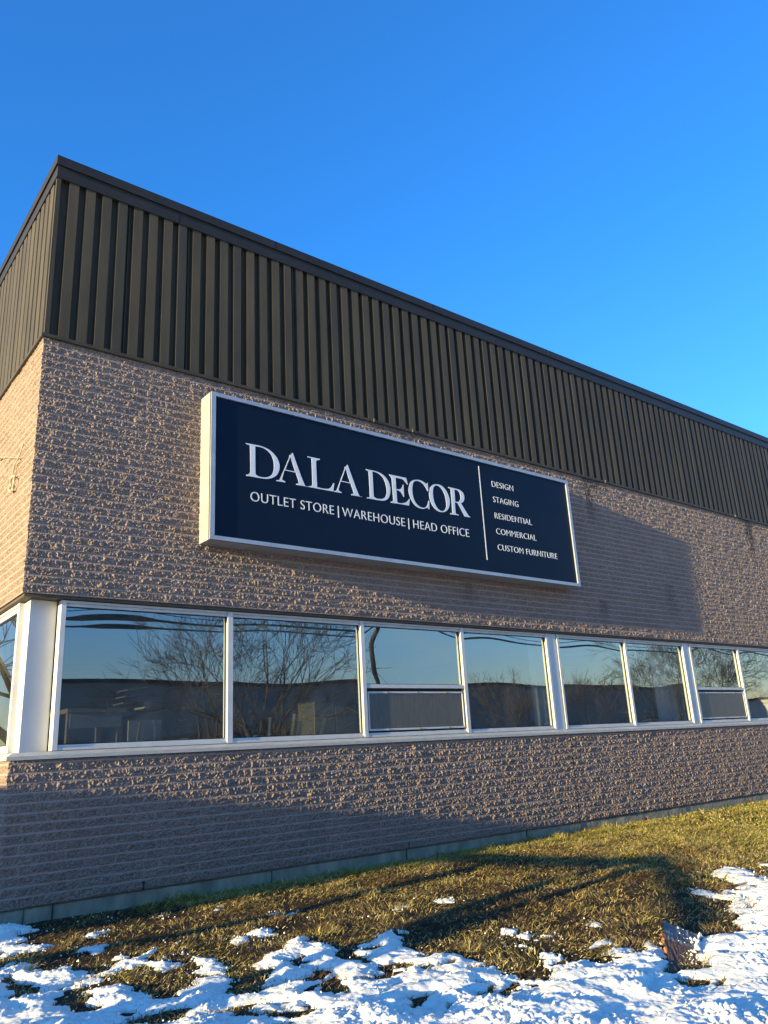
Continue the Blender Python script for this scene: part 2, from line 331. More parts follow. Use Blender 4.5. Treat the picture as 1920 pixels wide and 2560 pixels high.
def brick_skin(name, z0, z1, zorg, seed):
    # one continuous displaced sheet that runs along the side wall (s<0) and round the corner along the front (s>0)
    side = np.concatenate([-np.arange(4.6, YE, 0.12)[::-1], -np.arange(0.012, 4.6, 0.013)[::-1]])
    side = np.unique(np.round(side, 4))
    front = np.concatenate([np.arange(0, 9.0, 0.0080), np.arange(9.0, 13.5, 0.0100), np.arange(13.5, 18.6, 0.013), np.arange(18.6, XE, 0.15)])
    s = np.concatenate([side, front])
    fr = np.array([0.0, 0.05, 0.10, 0.16, 0.24, 0.33, 0.42, 0.51, 0.60, 0.69, 0.78, 0.86, 0.93])
    k0 = math.floor((z0-zorg)/CO); k1 = math.ceil((z1-zorg)/CO)
    z = (zorg + (np.arange(k0, k1)[:, None] + fr[None, :])*CO).ravel()
    z = np.concatenate([[z0], z[(z > z0+0.003) & (z < z1-0.003)], [z1]])
    S, Z = np.meshgrid(s, z)
    k = np.floor((Z-zorg)/CO + 1e-6)
    v = (Z-zorg) - k*CO
    off = np.where(k.astype(int) % 2 == 0, 0.0, BL/2) + 0.04*hash2(k, 0*k, seed)
    # split lines between the blocks wander a little
    sw = S + off
    j = np.floor(sw/BL); u = sw - j*BL
    du = np.minimum(u, BL-u)
    jh = 0.0095
    mort_h = 1 - sstep(jh*0.85, jh*1.7, v)
    mort_v = (1 - sstep(0.003, 0.010, du))*0.55
    mort = np.maximum(mort_h, mort_v)
    edge = sstep(0, 0.022, np.minimum(np.minimum(v-jh*0.6, CO-v+0.004), du*1.6))
    rb = hash2(j, k, seed+7)
    n0 = perlin(S/0.16 + 40*rb, Z/0.10 + 17*k, seed+1)
    n1 = perlin(S/0.048 + 3.1*k, Z/0.042, seed+2)
    n2 = perlin(S/0.0235, Z/0.022 + 5*k, seed+3)
    n3 = perlin(S/0.0145, Z/0.013, seed+4)
    raw = 0.50*n0 + 0.62*n1 + 0.62*n2
    t = raw*3.2; ft = np.floor(t); fr_ = t-ft
    terr = (ft + sstep(0.32, 0.68, fr_))/3.2
    rough = 0.0165*(0.45*raw + 0.55*terr) + 0.0062*n3
    tilt = (hash2(j, k, seed+9)-0.5)*0.012*(u/BL-0.5) + (rb-0.5)*0.006
    h = 0.004 + edge*(rough + tilt + 0.003) - 0.002*mort_v
    h = np.where(mort_h > 0.02, h*(1-mort_h) + mort_h*(0.0060 + 0.0012*n2), h)
    # fade the relief to nothing at the very top and bottom
    ends = sstep(0, 0.012, np.minimum(Z-z0+0.004, z1-Z+0.004)); h = h*ends
    X = np.where(S >= 0, S, -h); Y = np.where(S >= 0, -h, -S)
    X = np.where(S == 0, -h, X)
    # inward return along the lower edge (underside of the overhang)
    Xb = np.where(s >= 0, np.maximum(s, 0.20), 0.20); Yb = np.where(s >= 0, 0.20, np.maximum(-s, 0.20))
    V = np.stack([np.concatenate([Xb, X.ravel()]), np.concatenate([Yb, Y.ravel()]), np.concatenate([np.full(len(s), z0), Z.ravel()])], 1)
    o = np_mesh(name, V, grid_quads(len(s), len(z)+1), M['brick'], bld)
    pad = np.zeros(len(s))
    a = o.data.attributes.new('mortar', 'FLOAT', 'POINT'); a.data.foreach_set('value', np.concatenate([pad, (0.85*mort).ravel()]).astype(np.float32))
    st = np.zeros_like(S)
    if z1 > 5:
        for sx, ztop, wd, ln, am in ((9.75, 6.04, 0.16, 1.1, 0.75), (9.95, 6.04, 0.5, 0.30, 0.6), (15.75, 6.04, 0.22, 1.3, 0.8), (15.75, 6.04, 0.6, 0.3, 0.6), (12.0, 4.2, 0.25, 0.9, 0.35), (9.8, 3.7, 0.22, 0.5, 0.45), (6.4, 3.75, 0.25, 0.5, 0.35), (5.3, 6.04, 0.8, 0.16, 0.55), (3.2, 6.04, 0.7, 0.10, 0.4)):
            dz = ztop - Z
            wob = wd*(1 + 0.5*perlin(Z/0.12, 0*Z+sx, 77))
            q = (1-sstep(0.2, 1.0, np.abs(S-sx+0.05*perlin(Z/0.2, 0*Z+sx, 78))/wob))*(dz > 0)*(1-sstep(0.2, 1.0, dz/ln))
            st = np.maximum(st, am*q*(0.55+0.45*np.clip(perlin(S/0.05, Z/0.09, 79)+0.6, 0, 1)))
    else:
        cj = (np.abs(S-8.43) < 0.010)*0.8
        st = np.maximum(st, cj)
        for sx in (1.385, 4.94, 8.43):                                # weep slots in the lowest course
            st = np.maximum(st, (np.abs(S-sx) < 0.011)*((Z-ZB) < 0.085)*((Z-ZB) > 0.0)*0.97)
        st = np.maximum(st, (1-sstep(0.2, 1.0, (Z-ZB)/0.02))*0.7*(S > -0.5))
    a = o.data.attributes.new('stain', 'FLOAT', 'POINT'); a.data.foreach_set('value', np.concatenate([pad, st.ravel()]).astype(np.float32))
    return o
brick_skin('upper_wall', ZH, ZT, ZH, 11)
brick_skin('lower_wall', ZB, ZS-0.004, ZB, 23)

# foundation: chipped concrete strip below the brick
def foundation():
    s = np.concatenate([-np.arange(0.02, YE, 0.5)[::-1], np.arange(0.012, 17, 0.03), np.arange(17, XE, 0.5)])
    z = np.array([-0.45, -0.20, -0.12, -0.06, -0.02, 0.02, 0.05, 0.075, 0.086, 0.089])
    S, Z = np.meshgrid(s, z)
    h = -0.012 + 0.004*perlin(S/0.35, Z/0.2, 5) + 0.002*perlin(S/0.06, Z/0.06, 6)
    h = h - 0.012*sstep(0.075, 0.09, Z)*(1 + 0.8*perlin(S/0.1, 0*S, 8))
    h = np.where(Z > 0.07, h - 0.02*np.clip(perlin(S/0.22, 0*S, 9)-0.15, 0, 1), h)
    X = np.where(S >= 0, S, -h); Y = np.where(S >= 0, -h, -S)
    np_mesh('foundation', np.stack([X.ravel(), Y.ravel(), Z.ravel()], 1), grid_quads(len(s), len(z)), M['concrete'], bld)
foundation()
for x, w in ((0.235, 0.004), (0.50, 0.007), (2.9, 0.003), (4.9, 0.003), (7.2, 0.004), (8.45, 0.006), (11.4, 0.004)):
    MB().box(x-w/2, x+w/2, -0.0, 0.03, GZ-0.05, 0.085).build('foundation_crack', M['gasket'], bld)

# ribbed metal cladding: outer face, slightly sloped returns, recess; every fourth recess carries a lap seam
PITCH_R, RW = 0.2035, 0.117
rnd = random.Random(4)
def clad_profile(n, first, lead, RD, sm):
    pr = [(0.0, -0.004), (lead, -0.004), (lead+0.002, RD)]           # corner trim, then recess
    for k in range(n):
        a = first + k*PITCH_R
        t1 = 0.0033 + rnd.uniform(-0.0018, 0.0016); t2 = -0.0033 + rnd.uniform(-0.0014, 0.0018)
        if k % 4 == 0: t1 += 0.0009
        if k % 4 == 3: t1 -= 0.0022; t2 += 0.0014
        pr += [(a-0.004, RD), (a, t1), (a+0.004, t1-0.0022), (a+RW, t2), (a+RW+0.004, RD)]
        if k % 4 == 3:
            c = a+RW+0.046; pr += [(c-0.008, RD), (c-0.006, RD*0.6), (c+0.006, RD*0.6), (c+0.008, RD)]
    return pr
Z0C, Z1C = 6.088, 8.245
def clad(axis, n, first, lead, zs, rd):
    pr = clad_profile(n, first, lead, rd, 0)
    V = []; Q = []
    m = len(pr)
    for z in zs:
        for p, d in pr: V.append((p, d, z) if axis == 'x' else (d, p, z))
    for r in range(len(zs)-1):
        for i in range(m-1):
            q = (r*m+i, r*m+i+1, (r+1)*m+i+1, (r+1)*m+i); Q.append(q if axis == 'x' else q[::-1])
    return np_mesh('metal_cladding', V, Q, M['bronze'], bld)
clad('x', 127, 0.146, 0.045, [Z0C, 6.8, 7.5, Z1C], 0.066)
clad('y', 122, 0.146, 0.045, [Z0C, 7.2, Z1C], 0.022)

def corner_run(name, prof, mat):
    # prof = list of (outward, z), swept along side (-> +Y) and front (-> +X) with a mitre at the corner
    V = []; Q = []; m = len(prof)
    for st in range(3):
        for o_, z in prof:
            V.append((-o_, YE, z) if st == 0 else ((-o_, -o_, z) if st == 1 else (XE, -o_, z)))
    for st in range(2):
        for i in range(m-1):
            Q.append((st*m+i, (st+1)*m+i, (st+1)*m+i+1, st*m+i+1))
    return np_mesh(name, V, Q, mat, bld)
corner_run('base_flashing', [(-0.06, 6.036), (0.036, 6.032), (0.041, 6.036), (0.040, 6.072), (0.034, 6.078), (-0.05, 6.092)], M['bronze'])
corner_run('fascia_band', [(-0.05, 8.226), (0.008, 8.226), (0.015, 8.222), (0.017, 8.228), (0.009, 8.240), (0.008, 8.420)], M['coping'])
corner_run('coping', [(0.0, 8.412), (0.024, 8.405), (0.030, 8.402), (0.032, 8.408), (0.024, 8.418), (0.022, 8.528), (0.026, 8.536), (-0.05, 8.548), (-0.45, 8.53), (-0.45, 8.4)], M['coping'])
for x in (1.55, 4.55, 7.6, 10.6, 13.6, 16.6, 19.6):
    MB().box(x-0.0025, x+0.0025, -0.0115, 0.0, 8.243, 8.405).build('coping_seam', M['gasket'], bld)
for x in (3.02, 6.08, 9.1, 12.1, 15.1, 18.1):
    MB().box(x-0.003, x+0.003, -0.0265, 0.0, 8.42, 8.53).build('coping_seam', M['gasket'], bld)
for u, v in ((934, 1059), (1031, 1084), (1513, 1209), (1838, 1294)):
    p = onY(u, v, -0.04)
    MB().prism([(p[0]-0.005, -0.034), (p[0]+0.030, -0.034), (p[0]+0.034, -0.058), (p[0]-0.001, -0.064)], 'z', 6.030, 6.082).build('flashing_clip', M['bronze'], bld)

# window band: cream corner post, sill, lintel, frames
b = MB().prism([(0.115, 0.150), (0.395, 0.182), (0.395, 0.40), (0.115, 0.40)], 'z', 1.482, 3.05); b.build('corner_post', M['post'], bld, bevel=0.004)
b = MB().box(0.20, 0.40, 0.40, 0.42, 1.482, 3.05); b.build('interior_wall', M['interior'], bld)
corner_run('sill', [(-0.30, 1.500), (-0.036, 1.499), (0.020, 1.466), (0.034, 1.463), (0.036, 1.428), (-0.02, 1.424)], M['sillm'])
corner_run('lintel', [(-0.20, 3.052), (-0.016, 3.050), (-0.020, 3.0795), (-0.18, 3.0805)], M['lintel'])

YF, YG = 0.050, 0.105            # front of the frames and plane of the glass
ZG0, ZG1 = 1.560, 2.985
def pane_mesh(parent, x0, x1, z0, z1, y, bulge=(0, 0, 0), axis='x'):
    nx, nz = 26, 20
    x = np.linspace(x0, x1, nx); z = np.linspace(z0, z1, nz); X, Z = np.meshgrid(x, z)
    U = (X-x0)/(x1-x0); W = (Z-z0)/(z1-z0)
    Yv = y + bulge[0]*np.sin(math.pi*U)*np.sin(math.pi*W) + bulge[1]*np.sin(2*math.pi*U+bulge[2])*np.sin(math.pi*W) + 0.00045*np.sin(2.7*math.pi*W+bulge[2])*np.sin(1.6*math.pi*U)
    V = np.stack([X.ravel(), Yv.ravel(), Z.ravel()], 1) if axis == 'x' else np.stack([Yv.ravel(), X.ravel(), Z.ravel()], 1)
    q = grid_quads(nx, nz)
    return np_mesh('pane', V, q if axis == 'x' else q[:, ::-1], M['glass'], parent, smooth=True)
def gasket(parent, x0, x1, z0, z1, w=0.010, axis='x'):
    g = MB()
    def bx(a, b_, c, d):
        if axis == 'x': g.box(a, b_, YG-0.012, YG+0.012, c, d)
        else: g.box(YG+0.01-0.012, YG+0.01+0.012, a, b_, c, d)
    bx(x0, x1, z0-0.012, z0+w); bx(x0, x1, z1-w, z1+0.012); bx(x0-0.012, x0+w, z0+w, z1-w); bx(x1-w, x1+0.012, z0+w, z1-w)
    return g.build('gasket', M['gasket'], parent)
# mullion front faces (x0, x1); between two mullions sits one window
MUL = [(0.402, 0.457), (2.354, 2.425), (4.345, 4.408), (6.220, 6.286), (8.170, 8.215), (8.440, 8.487), (10.325, 10.383), (12.225, 12.262), (12.470, 12.530), (14.325, 14.385), (16.20, 16.25), (16.45, 16.51), (18.38, 18.44), (20.33, 20.38)]
BAYS = [(0, 1, 'plain'), (1, 2, 'plain'), (2, 3, 'vent'), (3, 4, 'plain'), (5, 6, 'plain'), (6, 7, 'plain'), (8, 9, 'vent'), (9, 10, 'plain'), (11, 12, 'plain'), (12, 13, 'plain')]
BUL = [(0.0012, 0.0004, 0.4), (0.0008, 0.0006, 2.0), (0.0042, 0.0006, 1.0), (0.001, 0.0007, 0.1), (0.0014, -0.0006, 0.6), (0.001, 0.0008, 2.5), (0.002, 0.0006, 1.2), (0.0014, 0.0008, 0.9), (0.001, 0.0005, 0.2), (0.001, 0.0005, 0.9)]
for bi, (l, r, kind) in enumerate(BAYS):
    x0, x1 = MUL[l][1], MUL[r][0]
    w = empty('window', (MUL[l][0], YF, 1.50), None, None); adopt(w, None)
    w.parent = bld; w.location = Vector((MUL[l][0], YF, 1.50)) - wpos(bld)
    f = MB()
    # left mullion as a stepped bar, plus the right one when nothing follows it
    ms = [MUL[l]] + ([MUL[r]] if (bi == len(BAYS)-1 or BAYS[bi+1][0] != r) else [])
    for a, c in ms:
        f.box(a, c, YF, YG+0.06, 1.505, 3.045)
    # head and foot rails butt against the mullions; each has a raised outer and a stepped inner member
    f.box(x0, x1, YF+0.006, YG+0.05, 3.018, 3.045); f.box(x0, x1, YF+0.028, YG+0.05, ZG1, 3.018)
    f.box(x0, x1, YF+0.004, YG+0.05, 1.505, 1.530); f.box(x0, x1, YF+0.026, YG+0.05, 1.530, ZG0)
    z0 = ZG0
    if kind == 'vent':
        f.box(x0, x1, YF+0.005, YG+0.05, 2.142, 2.192)
        z0 = 2.192
    f.build('frame', M['alu'], w, bevel=0.0022)
    gasket(w, x0, x1, z0, ZG1)
    pane_mesh(w, x0, x1, z0, ZG1, YG, BUL[bi])
    if kind == 'vent':
        vf = MB(); a, c, zt, zb = x0+0.030, x1-0.030, 2.098, 1.585; y0, y1 = YF+0.020, YG+0.02
        vf.box(a, c, y0, y1, zt-0.024, zt); vf.box(a, c, y0, y1, zb, zb+0.024)
        vf.box(a, a+0.020, y0, y1, zb+0.024, zt-0.024); vf.box(c-0.020, c, y0, y1, zb+0.024, zt-0.024)
        vf.build('vent_frame', M['alu'], w, bevel=0.002)
        MB().box(a+0.020, c-0.020, YF+0.028, YG+0.01, zb+0.024, zt-0.024).build('vent_cover', M['vent'], w)
        MB().box(x0, x1, YG+0.022, YG+0.045, ZG0, 2.142).build('backing', M['gasket'], w)
        for k in range(3):
            for zz, dn in ((zt-0.012, 1), (zb+0.012, -1)):
                xx = a + (c-a)*(0.19+0.31*k)
                cl = MB().prism([(xx-0.008, YF+0.020), (xx+0.008, YF+0.020), (xx+0.006, YF+0.008), (xx-0.003, YF+0.006)], 'z', zz-0.011, zz+0.011)
                cl.build('clip', M['lintel'], w)
    tag(w, None, None)
for (l, r) in ((4, 5), (7, 8), (10, 11)):
    MB().box(MUL[l][1]+0.0005, MUL[r][0]-0.018, YF+0.010, YG+0.06, 1.500, 3.048).build('pier_panel', M['post'], bld)
    MB().box(MUL[r][0]-0.0175, MUL[r][0]-0.0005, YF+0.045, YG+0.06, 1.503, 3.046).build('gasket', M['gasket'], bld)
MB().box(20.381, XE, 0.06, 0.16, 1.49, 3.05).build('pier_panel', M['post'], bld)
# window on the side wall beside the corner post
for y0, y1 in ((0.42, 2.40), (2.46, 4.40), (4.46, 6.4)):
    w = empty('window', (0.05, y0, 1.5), None, None); w.parent = bld; w.location = Vector((0.05, y0, 1.5)) - wpos(bld)
    f = MB(); f.box(0.06, 0.20, y0-0.055, y0, 1.505, 3.045); f.box(0.065, 0.19, y0, y1, 3.018, 3.045); f.box(0.085, 0.19, y0, y1, ZG1-0.02, 3.018)
    f.box(0.065, 0.19, y0, y1, 1.505, 1.54); f.box(0.085, 0.19, y0, y1, 1.54, ZG0+0.02)
    f.build('frame', M['alu'], w, bevel=0.0022)
    gasket(w, y0, y1, ZG0+0.02, ZG1-0.02, axis='y')
    pane_mesh(w, y0, y1, ZG0+0.02, ZG1-0.02, YG+0.01, (0.001, 0.0005, 0.5), 'y')
MB().box(0.06, 0.20, 6.40, YE, 1.49, 3.05).build('pier_panel', M['post'], bld)
# shell behind: roof deck, rooms, far walls
MB().box(0.05, XE-0.1, 0.05, YE-0.05, 8.30, 8.40).build('roof', M['coping'], bld)
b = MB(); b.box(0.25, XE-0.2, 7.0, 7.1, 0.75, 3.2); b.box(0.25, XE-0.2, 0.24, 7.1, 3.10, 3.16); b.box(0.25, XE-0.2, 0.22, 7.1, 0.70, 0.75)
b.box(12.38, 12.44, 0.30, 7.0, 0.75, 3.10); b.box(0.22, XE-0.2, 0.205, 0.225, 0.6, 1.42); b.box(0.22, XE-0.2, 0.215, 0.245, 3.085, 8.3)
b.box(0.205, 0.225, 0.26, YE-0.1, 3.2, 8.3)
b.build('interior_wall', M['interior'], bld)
b = MB(); b.box(XE, XE+0.15, 0.0, YE, -0.4, 8.4); b.box(0.0, XE, YE, YE+0.15, -0.4, 8.4); b.build('rear_wall', M['concrete'], bld)
MB().box(0.26, 20.3, 0.18, 0.60, 1.440, 1.485).build('window_ledge', M['interior'], bld)

# ------------------------------------------------------------------ the sign
SX0, SX1, SZ0, SZ1, SD = 1.930, 8.814, 3.821, 5.733, 0.300
sign = empty('wall_sign', ((SX0+SX1)/2, -0.02, SZ0), 'long navy blue sign box in a silver frame with white lettering on the brick wall', 'sign')
LIP = 0.064
f = MB()
f.box(SX0, SX0+0.018, -SD+0.012, -0.005, SZ0, SZ1); f.box(SX1-0.018, SX1, -SD+0.012, -0.005, SZ0, SZ1)
f.box(SX0+0.018, SX1-0.018, -SD+0.012, -0.005, SZ0, SZ0+0.016); f.box(SX0+0.018, SX1-0.018, -SD+0.012, -0.005, SZ1-0.016, SZ1)
f.box(SX0+0.02, SX1-0.02, -0.02, -0.006, SZ0+0.02, SZ1-0.02)
f.build('casing', M['signalu'], sign)
f = MB()
def lip(p4):                                   # one mitred length of the face frame
    n = len(f.v); f.v += [(x, -SD, z) for x, z in p4] + [(x, -SD+0.034, z) for x, z in p4]
    f.f += [(n, n+1, n+2, n+3), (n+7, n+6, n+5, n+4), (n, n+4, n+5, n+1), (n+1, n+5, n+6, n+2), (n+2, n+6, n+7, n+3), (n+3, n+7, n+4, n)]
g = 0.0012
lip([(SX0+g, SZ0), (SX1-g, SZ0), (SX1-LIP-g, SZ0+LIP-0.012), (SX0+LIP+g, SZ0+LIP-0.012)])
lip([(SX0+LIP+g, SZ1-LIP+0.012), (SX1-LIP-g, SZ1-LIP+0.012), (SX1-g, SZ1), (SX0+g, SZ1)])
lip([(SX0, SZ0+g), (SX0+LIP, SZ0+LIP-0.012+g), (SX0+LIP, SZ1-LIP+0.012-g), (SX0, SZ1-g)])
lip([(SX1-LIP, SZ0+LIP-0.012+g), (SX1, SZ0+g), (SX1, SZ1-g), (SX1-LIP, SZ1-LIP+0.012-g)])
f.build('frame', M['signalu'], sign, bevel=0.0015)
YP = -SD+0.022
MB().box(SX0+0.03, SX1-0.03, YP, YP+0.02, SZ0+0.03, SZ1-0.03).build('face_panel', M['navy'], sign)
for sz_ in (4.12, 5.3):
    MB().tube([(SX0+0.001, -0.20, sz_), (SX0-0.004, -0.20, sz_)], 0.008, 8).build('screw', M['signalu'], sign)
def curve_mesh(name, loops_list, parent, depth=0.0035):
    cu = bpy.data.curves.new(name, 'CURVE'); cu.dimensions = '2D'; cu.fill_mode = 'BOTH'; cu.extrude = depth/2
    for L in loops_list:
        sp = cu.splines.new('POLY'); sp.points.add(len(L)-1); sp.use_cyclic_u = True
        for p, (x, z) in zip(sp.points, L): p.co = (x, z, 0, 1)
    return curve_to_mesh(name, cu, parent, (0, 0))
def curve_to_mesh(name, cu, parent, org, sx=1.0, sz=1.0):
    tmp = bpy.data.objects.new(name, cu); COL.objects.link(tmp)
    dg = bpy.context.evaluated_depsgraph_get(); dg.update()
    me = bpy.data.meshes.new_from_object(tmp.evaluated_get(dg)); bpy.data.objects.remove(tmp)
    n = len(me.vertices); co = np.empty(n*3, np.float32); me.vertices.foreach_get('co', co); co = co.reshape(-1, 3)
    new = np.stack([org[0]+co[:, 0]*sx, YP-0.002-co[:, 2], org[1]+co[:, 1]*sz], 1)
    me.vertices.foreach_set('co', new.astype(np.float32).ravel()); me.update(); me.materials.clear(); me.materials.append(M['white'])
    o = bpy.data.objects.new(name, me); COL.objects.link(o); adopt(o, parent); return o
def smooth_loop(L, sharp=50):
    # round the traced outline between its corners (Catmull-Rom, corners kept)
    P = [np.array(p) for p in L]; n = len(P); out = []
    def corner(i):
        a = P[i]-P[i-1]; c = P[(i+1) % n]-P[i]
        return abs(math.degrees(math.atan2(a[0]*c[1]-a[1]*c[0], a @ c))) > sharp
    cor = [corner(i) for i in range(n)]
    for i in range(n):
        p1, p2 = P[i], P[(i+1) % n]
        p0 = P[i-1] if not cor[i] else p1 - 0.0*(p2-p1); p3 = P[(i+2) % n] if not cor[(i+1) % n] else p2
        k = 4 if np.linalg.norm(p2-p1) > 0.012 else 1
        if cor[i] and cor[(i+1) % n]: k = 1
        for q in range(k):
            t = q/k
            out.append(tuple(0.5*((2*p1) + (p2-p0)*t + (2*p0-5*p1+4*p2-p3)*t*t + (3*p1-p0-3*p2+p3)*t**3)))
    return out
GLYPH = {
 'D': [[(2.421,5.141),(2.473,5.143),(2.552,5.144),(2.621,5.145),(2.704,5.133),(2.777,5.108),(2.837,5.063),(2.879,5.015),(2.903,4.957),(2.908,4.912),(2.898,4.854),(2.870,4.798),(2.827,4.757),(2.772,4.728),(2.724,4.714),(2.671,4.707),(2.594,4.705),(2.426,4.703),(2.424,4.716),(2.461,4.731),(2.478,4.756),(2.484,4.779),(2.479,5.088),(2.471,5.120),(2.424,5.133)], [(2.553,5.125),(2.554,4.780),(2.565,4.744),(2.594,4.727),(2.653,4.723),(2.713,4.733),(2.761,4.756),(2.797,4.791),(2.818,4.839),(2.825,4.897),(2.821,4.964),(2.806,5.017),(2.782,5.058),(2.746,5.091),(2.698,5.115),(2.632,5.128)]],
 'A': [[(3.111,5.148),(3.279,4.739),(3.336,4.720),(3.332,4.709),(3.152,4.708),(3.155,4.718),(3.191,4.738),(3.195,4.757),(3.151,4.877),(2.981,4.876),(2.946,4.761),(2.948,4.739),(2.991,4.722),(2.991,4.710),(2.863,4.710),(2.860,4.719),(2.893,4.729),(2.924,4.768),(3.066,5.091),(3.056,5.098),(3.086,5.120)], [(3.072,5.080),(3.146,4.887),(2.994,4.888)]],
 'L': [[(3.342,5.141),(3.541,5.142),(3.538,5.127),(3.498,5.116),(3.481,5.095),(3.476,5.064),(3.483,4.745),(3.498,4.730),(3.577,4.726),(3.657,4.735),(3.705,4.764),(3.733,4.804),(3.752,4.833),(3.764,4.831),(3.743,4.718),(3.736,4.711),(3.345,4.710),(3.345,4.719),(3.382,4.728),(3.401,4.743),(3.409,4.767),(3.405,5.098),(3.387,5.124),(3.344,5.131)]],
 'D2': [[(4.315,5.138),(4.454,5.139),(4.527,5.134),(4.600,5.116),(4.672,5.072),(4.720,5.012),(4.741,4.934),(4.738,4.871),(4.721,4.807),(4.688,4.758),(4.641,4.726),(4.581,4.711),(4.500,4.707),(4.315,4.706),(4.313,4.715),(4.349,4.726),(4.365,4.750),(4.363,5.085),(4.350,5.114),(4.319,5.127)], [(4.431,5.126),(4.432,4.773),(4.441,4.744),(4.480,4.729),(4.546,4.730),(4.598,4.744),(4.640,4.775),(4.668,4.829),(4.675,4.892),(4.664,4.959),(4.639,5.029),(4.590,5.083),(4.526,5.115)]],
 'E': [[(4.736,5.134),(5.052,5.136),(5.080,5.039),(5.067,5.030),(5.039,5.066),(5.002,5.096),(4.964,5.104),(4.853,5.104),(4.851,4.930),(4.913,4.935),(4.953,4.957),(4.979,4.999),(4.985,5.019),(4.994,5.018),(4.993,4.838),(4.983,4.826),(4.962,4.870),(4.933,4.903),(4.888,4.915),(4.854,4.913),(4.856,4.741),(4.867,4.724),(4.935,4.725),(5.006,4.746),(5.055,4.778),(5.089,4.821),(5.097,4.816),(5.076,4.713),(4.737,4.708),(4.735,4.720),(4.769,4.728),(4.788,4.749),(4.786,4.768),(4.778,5.072),(4.765,5.103),(4.740,5.122)]],
 'C': [[(5.472,5.134),(5.475,5.005),(5.459,4.993),(5.434,5.037),(5.390,5.088),(5.336,5.117),(5.272,5.126),(5.224,5.115),(5.189,5.086),(5.168,5.031),(5.159,4.966),(5.165,4.877),(5.190,4.805),(5.233,4.755),(5.294,4.724),(5.366,4.722),(5.416,4.751),(5.448,4.801),(5.466,4.848),(5.479,4.848),(5.470,4.714),(5.457,4.713),(5.439,4.735),(5.398,4.720),(5.340,4.702),(5.261,4.706),(5.192,4.736),(5.134,4.797),(5.101,4.867),(5.088,4.941),(5.101,5.019),(5.134,5.083),(5.184,5.121),(5.250,5.141),(5.330,5.146),(5.401,5.128),(5.440,5.109),(5.457,5.119)]],
 'O': [[(5.640,5.137),(5.732,5.139),(5.812,5.100),(5.868,5.029),(5.898,4.942),(5.895,4.862),(5.860,4.785),(5.801,4.731),(5.732,4.708),(5.649,4.709),(5.570,4.749),(5.512,4.823),(5.488,4.916),(5.492,4.994),(5.518,5.064),(5.572,5.114)], [(5.638,5.117),(5.704,5.111),(5.759,5.071),(5.802,4.999),(5.822,4.910),(5.822,4.825),(5.795,4.763),(5.742,4.729),(5.684,4.729),(5.622,4.769),(5.580,4.847),(5.563,4.935),(5.568,5.020),(5.590,5.082)]],
 'R': [[(5.889,5.135),(6.047,5.135),(6.133,5.126),(6.199,5.090),(6.219,5.032),(6.206,4.970),(6.172,4.931),(6.135,4.912),(6.265,4.746),(6.311,4.715),(6.305,4.705),(6.191,4.706),(6.065,4.902),(6.005,4.908),(6.004,4.734),(6.023,4.721),(6.067,4.715),(6.061,4.703),(5.890,4.702),(5.891,4.714),(5.926,4.723),(5.937,4.744),(5.938,5.081),(5.928,5.112),(5.891,5.123)], [(6.019,5.114),(6.015,4.920),(6.067,4.922),(6.113,4.949),(6.136,4.992),(6.134,5.059),(6.104,5.101),(6.058,5.114)]],
}

def shift(L, dx): return [(x+dx, z) for x, z in L]
words = [[GLYPH['D'], GLYPH['A'], GLYPH['L'], [shift(l, 3.998-3.110) for l in GLYPH['A']]], [GLYPH[c] for c in ('D2', 'E', 'C', 'O', 'R')]]
for wd in words:
    for g_ in wd: curve_mesh('large_letter', [l if g_ is GLYPH['E'] else smooth_loop(l) for l in g_], sign)
def text(body, x0, x1, zb, cap, name='small_lettering', offset=0.0):
    cu = bpy.data.curves.new(name, 'FONT'); cu.body = body; cu.size = 1.0; cu.extrude = 0.0016; cu.offset = -0.008; cu.space_character = 1.07
    tmp = bpy.data.objects.new(name, cu); COL.objects.link(tmp); bpy.context.view_layer.update()
    bb = [Vector(c) for c in tmp.bound_box]; bx0 = min(c.x for c in bb); bx1 = max(c.x for c in bb)
    cu2 = cu.copy(); cu2.body = 'H'; t2 = bpy.data.objects.new(name, cu2); COL.objects.link(t2); bpy.context.view_layer.update()
    ch = max(Vector(c).y for c in t2.bound_box); bpy.data.objects.remove(t2); bpy.data.objects.remove(tmp)
    sx = (x1-x0)/(bx1-bx0); ws = body.split()
    for i, wd_ in enumerate(ws):                       # every word is a piece of its own
        c3 = cu.copy(); c3.body = wd_; t3 = bpy.data.objects.new(name, c3); COL.objects.link(t3); bpy.context.view_layer.update()
        b3 = [Vector(c).x for c in t3.bound_box]; bpy.data.objects.remove(t3)
        ox = x0-min(b3)*sx if i == 0 else x1-max(b3)*sx
        curve_to_mesh(name, c3, sign, (ox, zb), sx, cap/ch)
text('OUTLET STORE', 2.486, 3.743, 4.383, 0.124)
text('WAREHOUSE', 3.880, 4.981, 4.383, 0.124)
text('HEAD OFFICE', 5.137, 6.258, 4.383, 0.124)
for body, x1, zb in (('DESIGN', 7.373, 5.307), ('STAGING', 7.458, 5.045), ('RESIDENTIAL', 7.745, 4.773), ('COMMERCIAL', 7.818, 4.514), ('CUSTOM FURNITURE', 8.302, 4.252)):
    text(body, 6.869, x1, zb, 0.096)
for x, z0, z1, w in ((3.816, 4.350, 4.514, 0.014), (5.051, 4.350, 4.514, 0.014), (6.602, 4.062, 5.611, 0.018)):
    MB().box(x-w/2, x+w/2, YP-0.0035, YP-0.0006, z0, z1).build('divider_line', M['white'], sign)
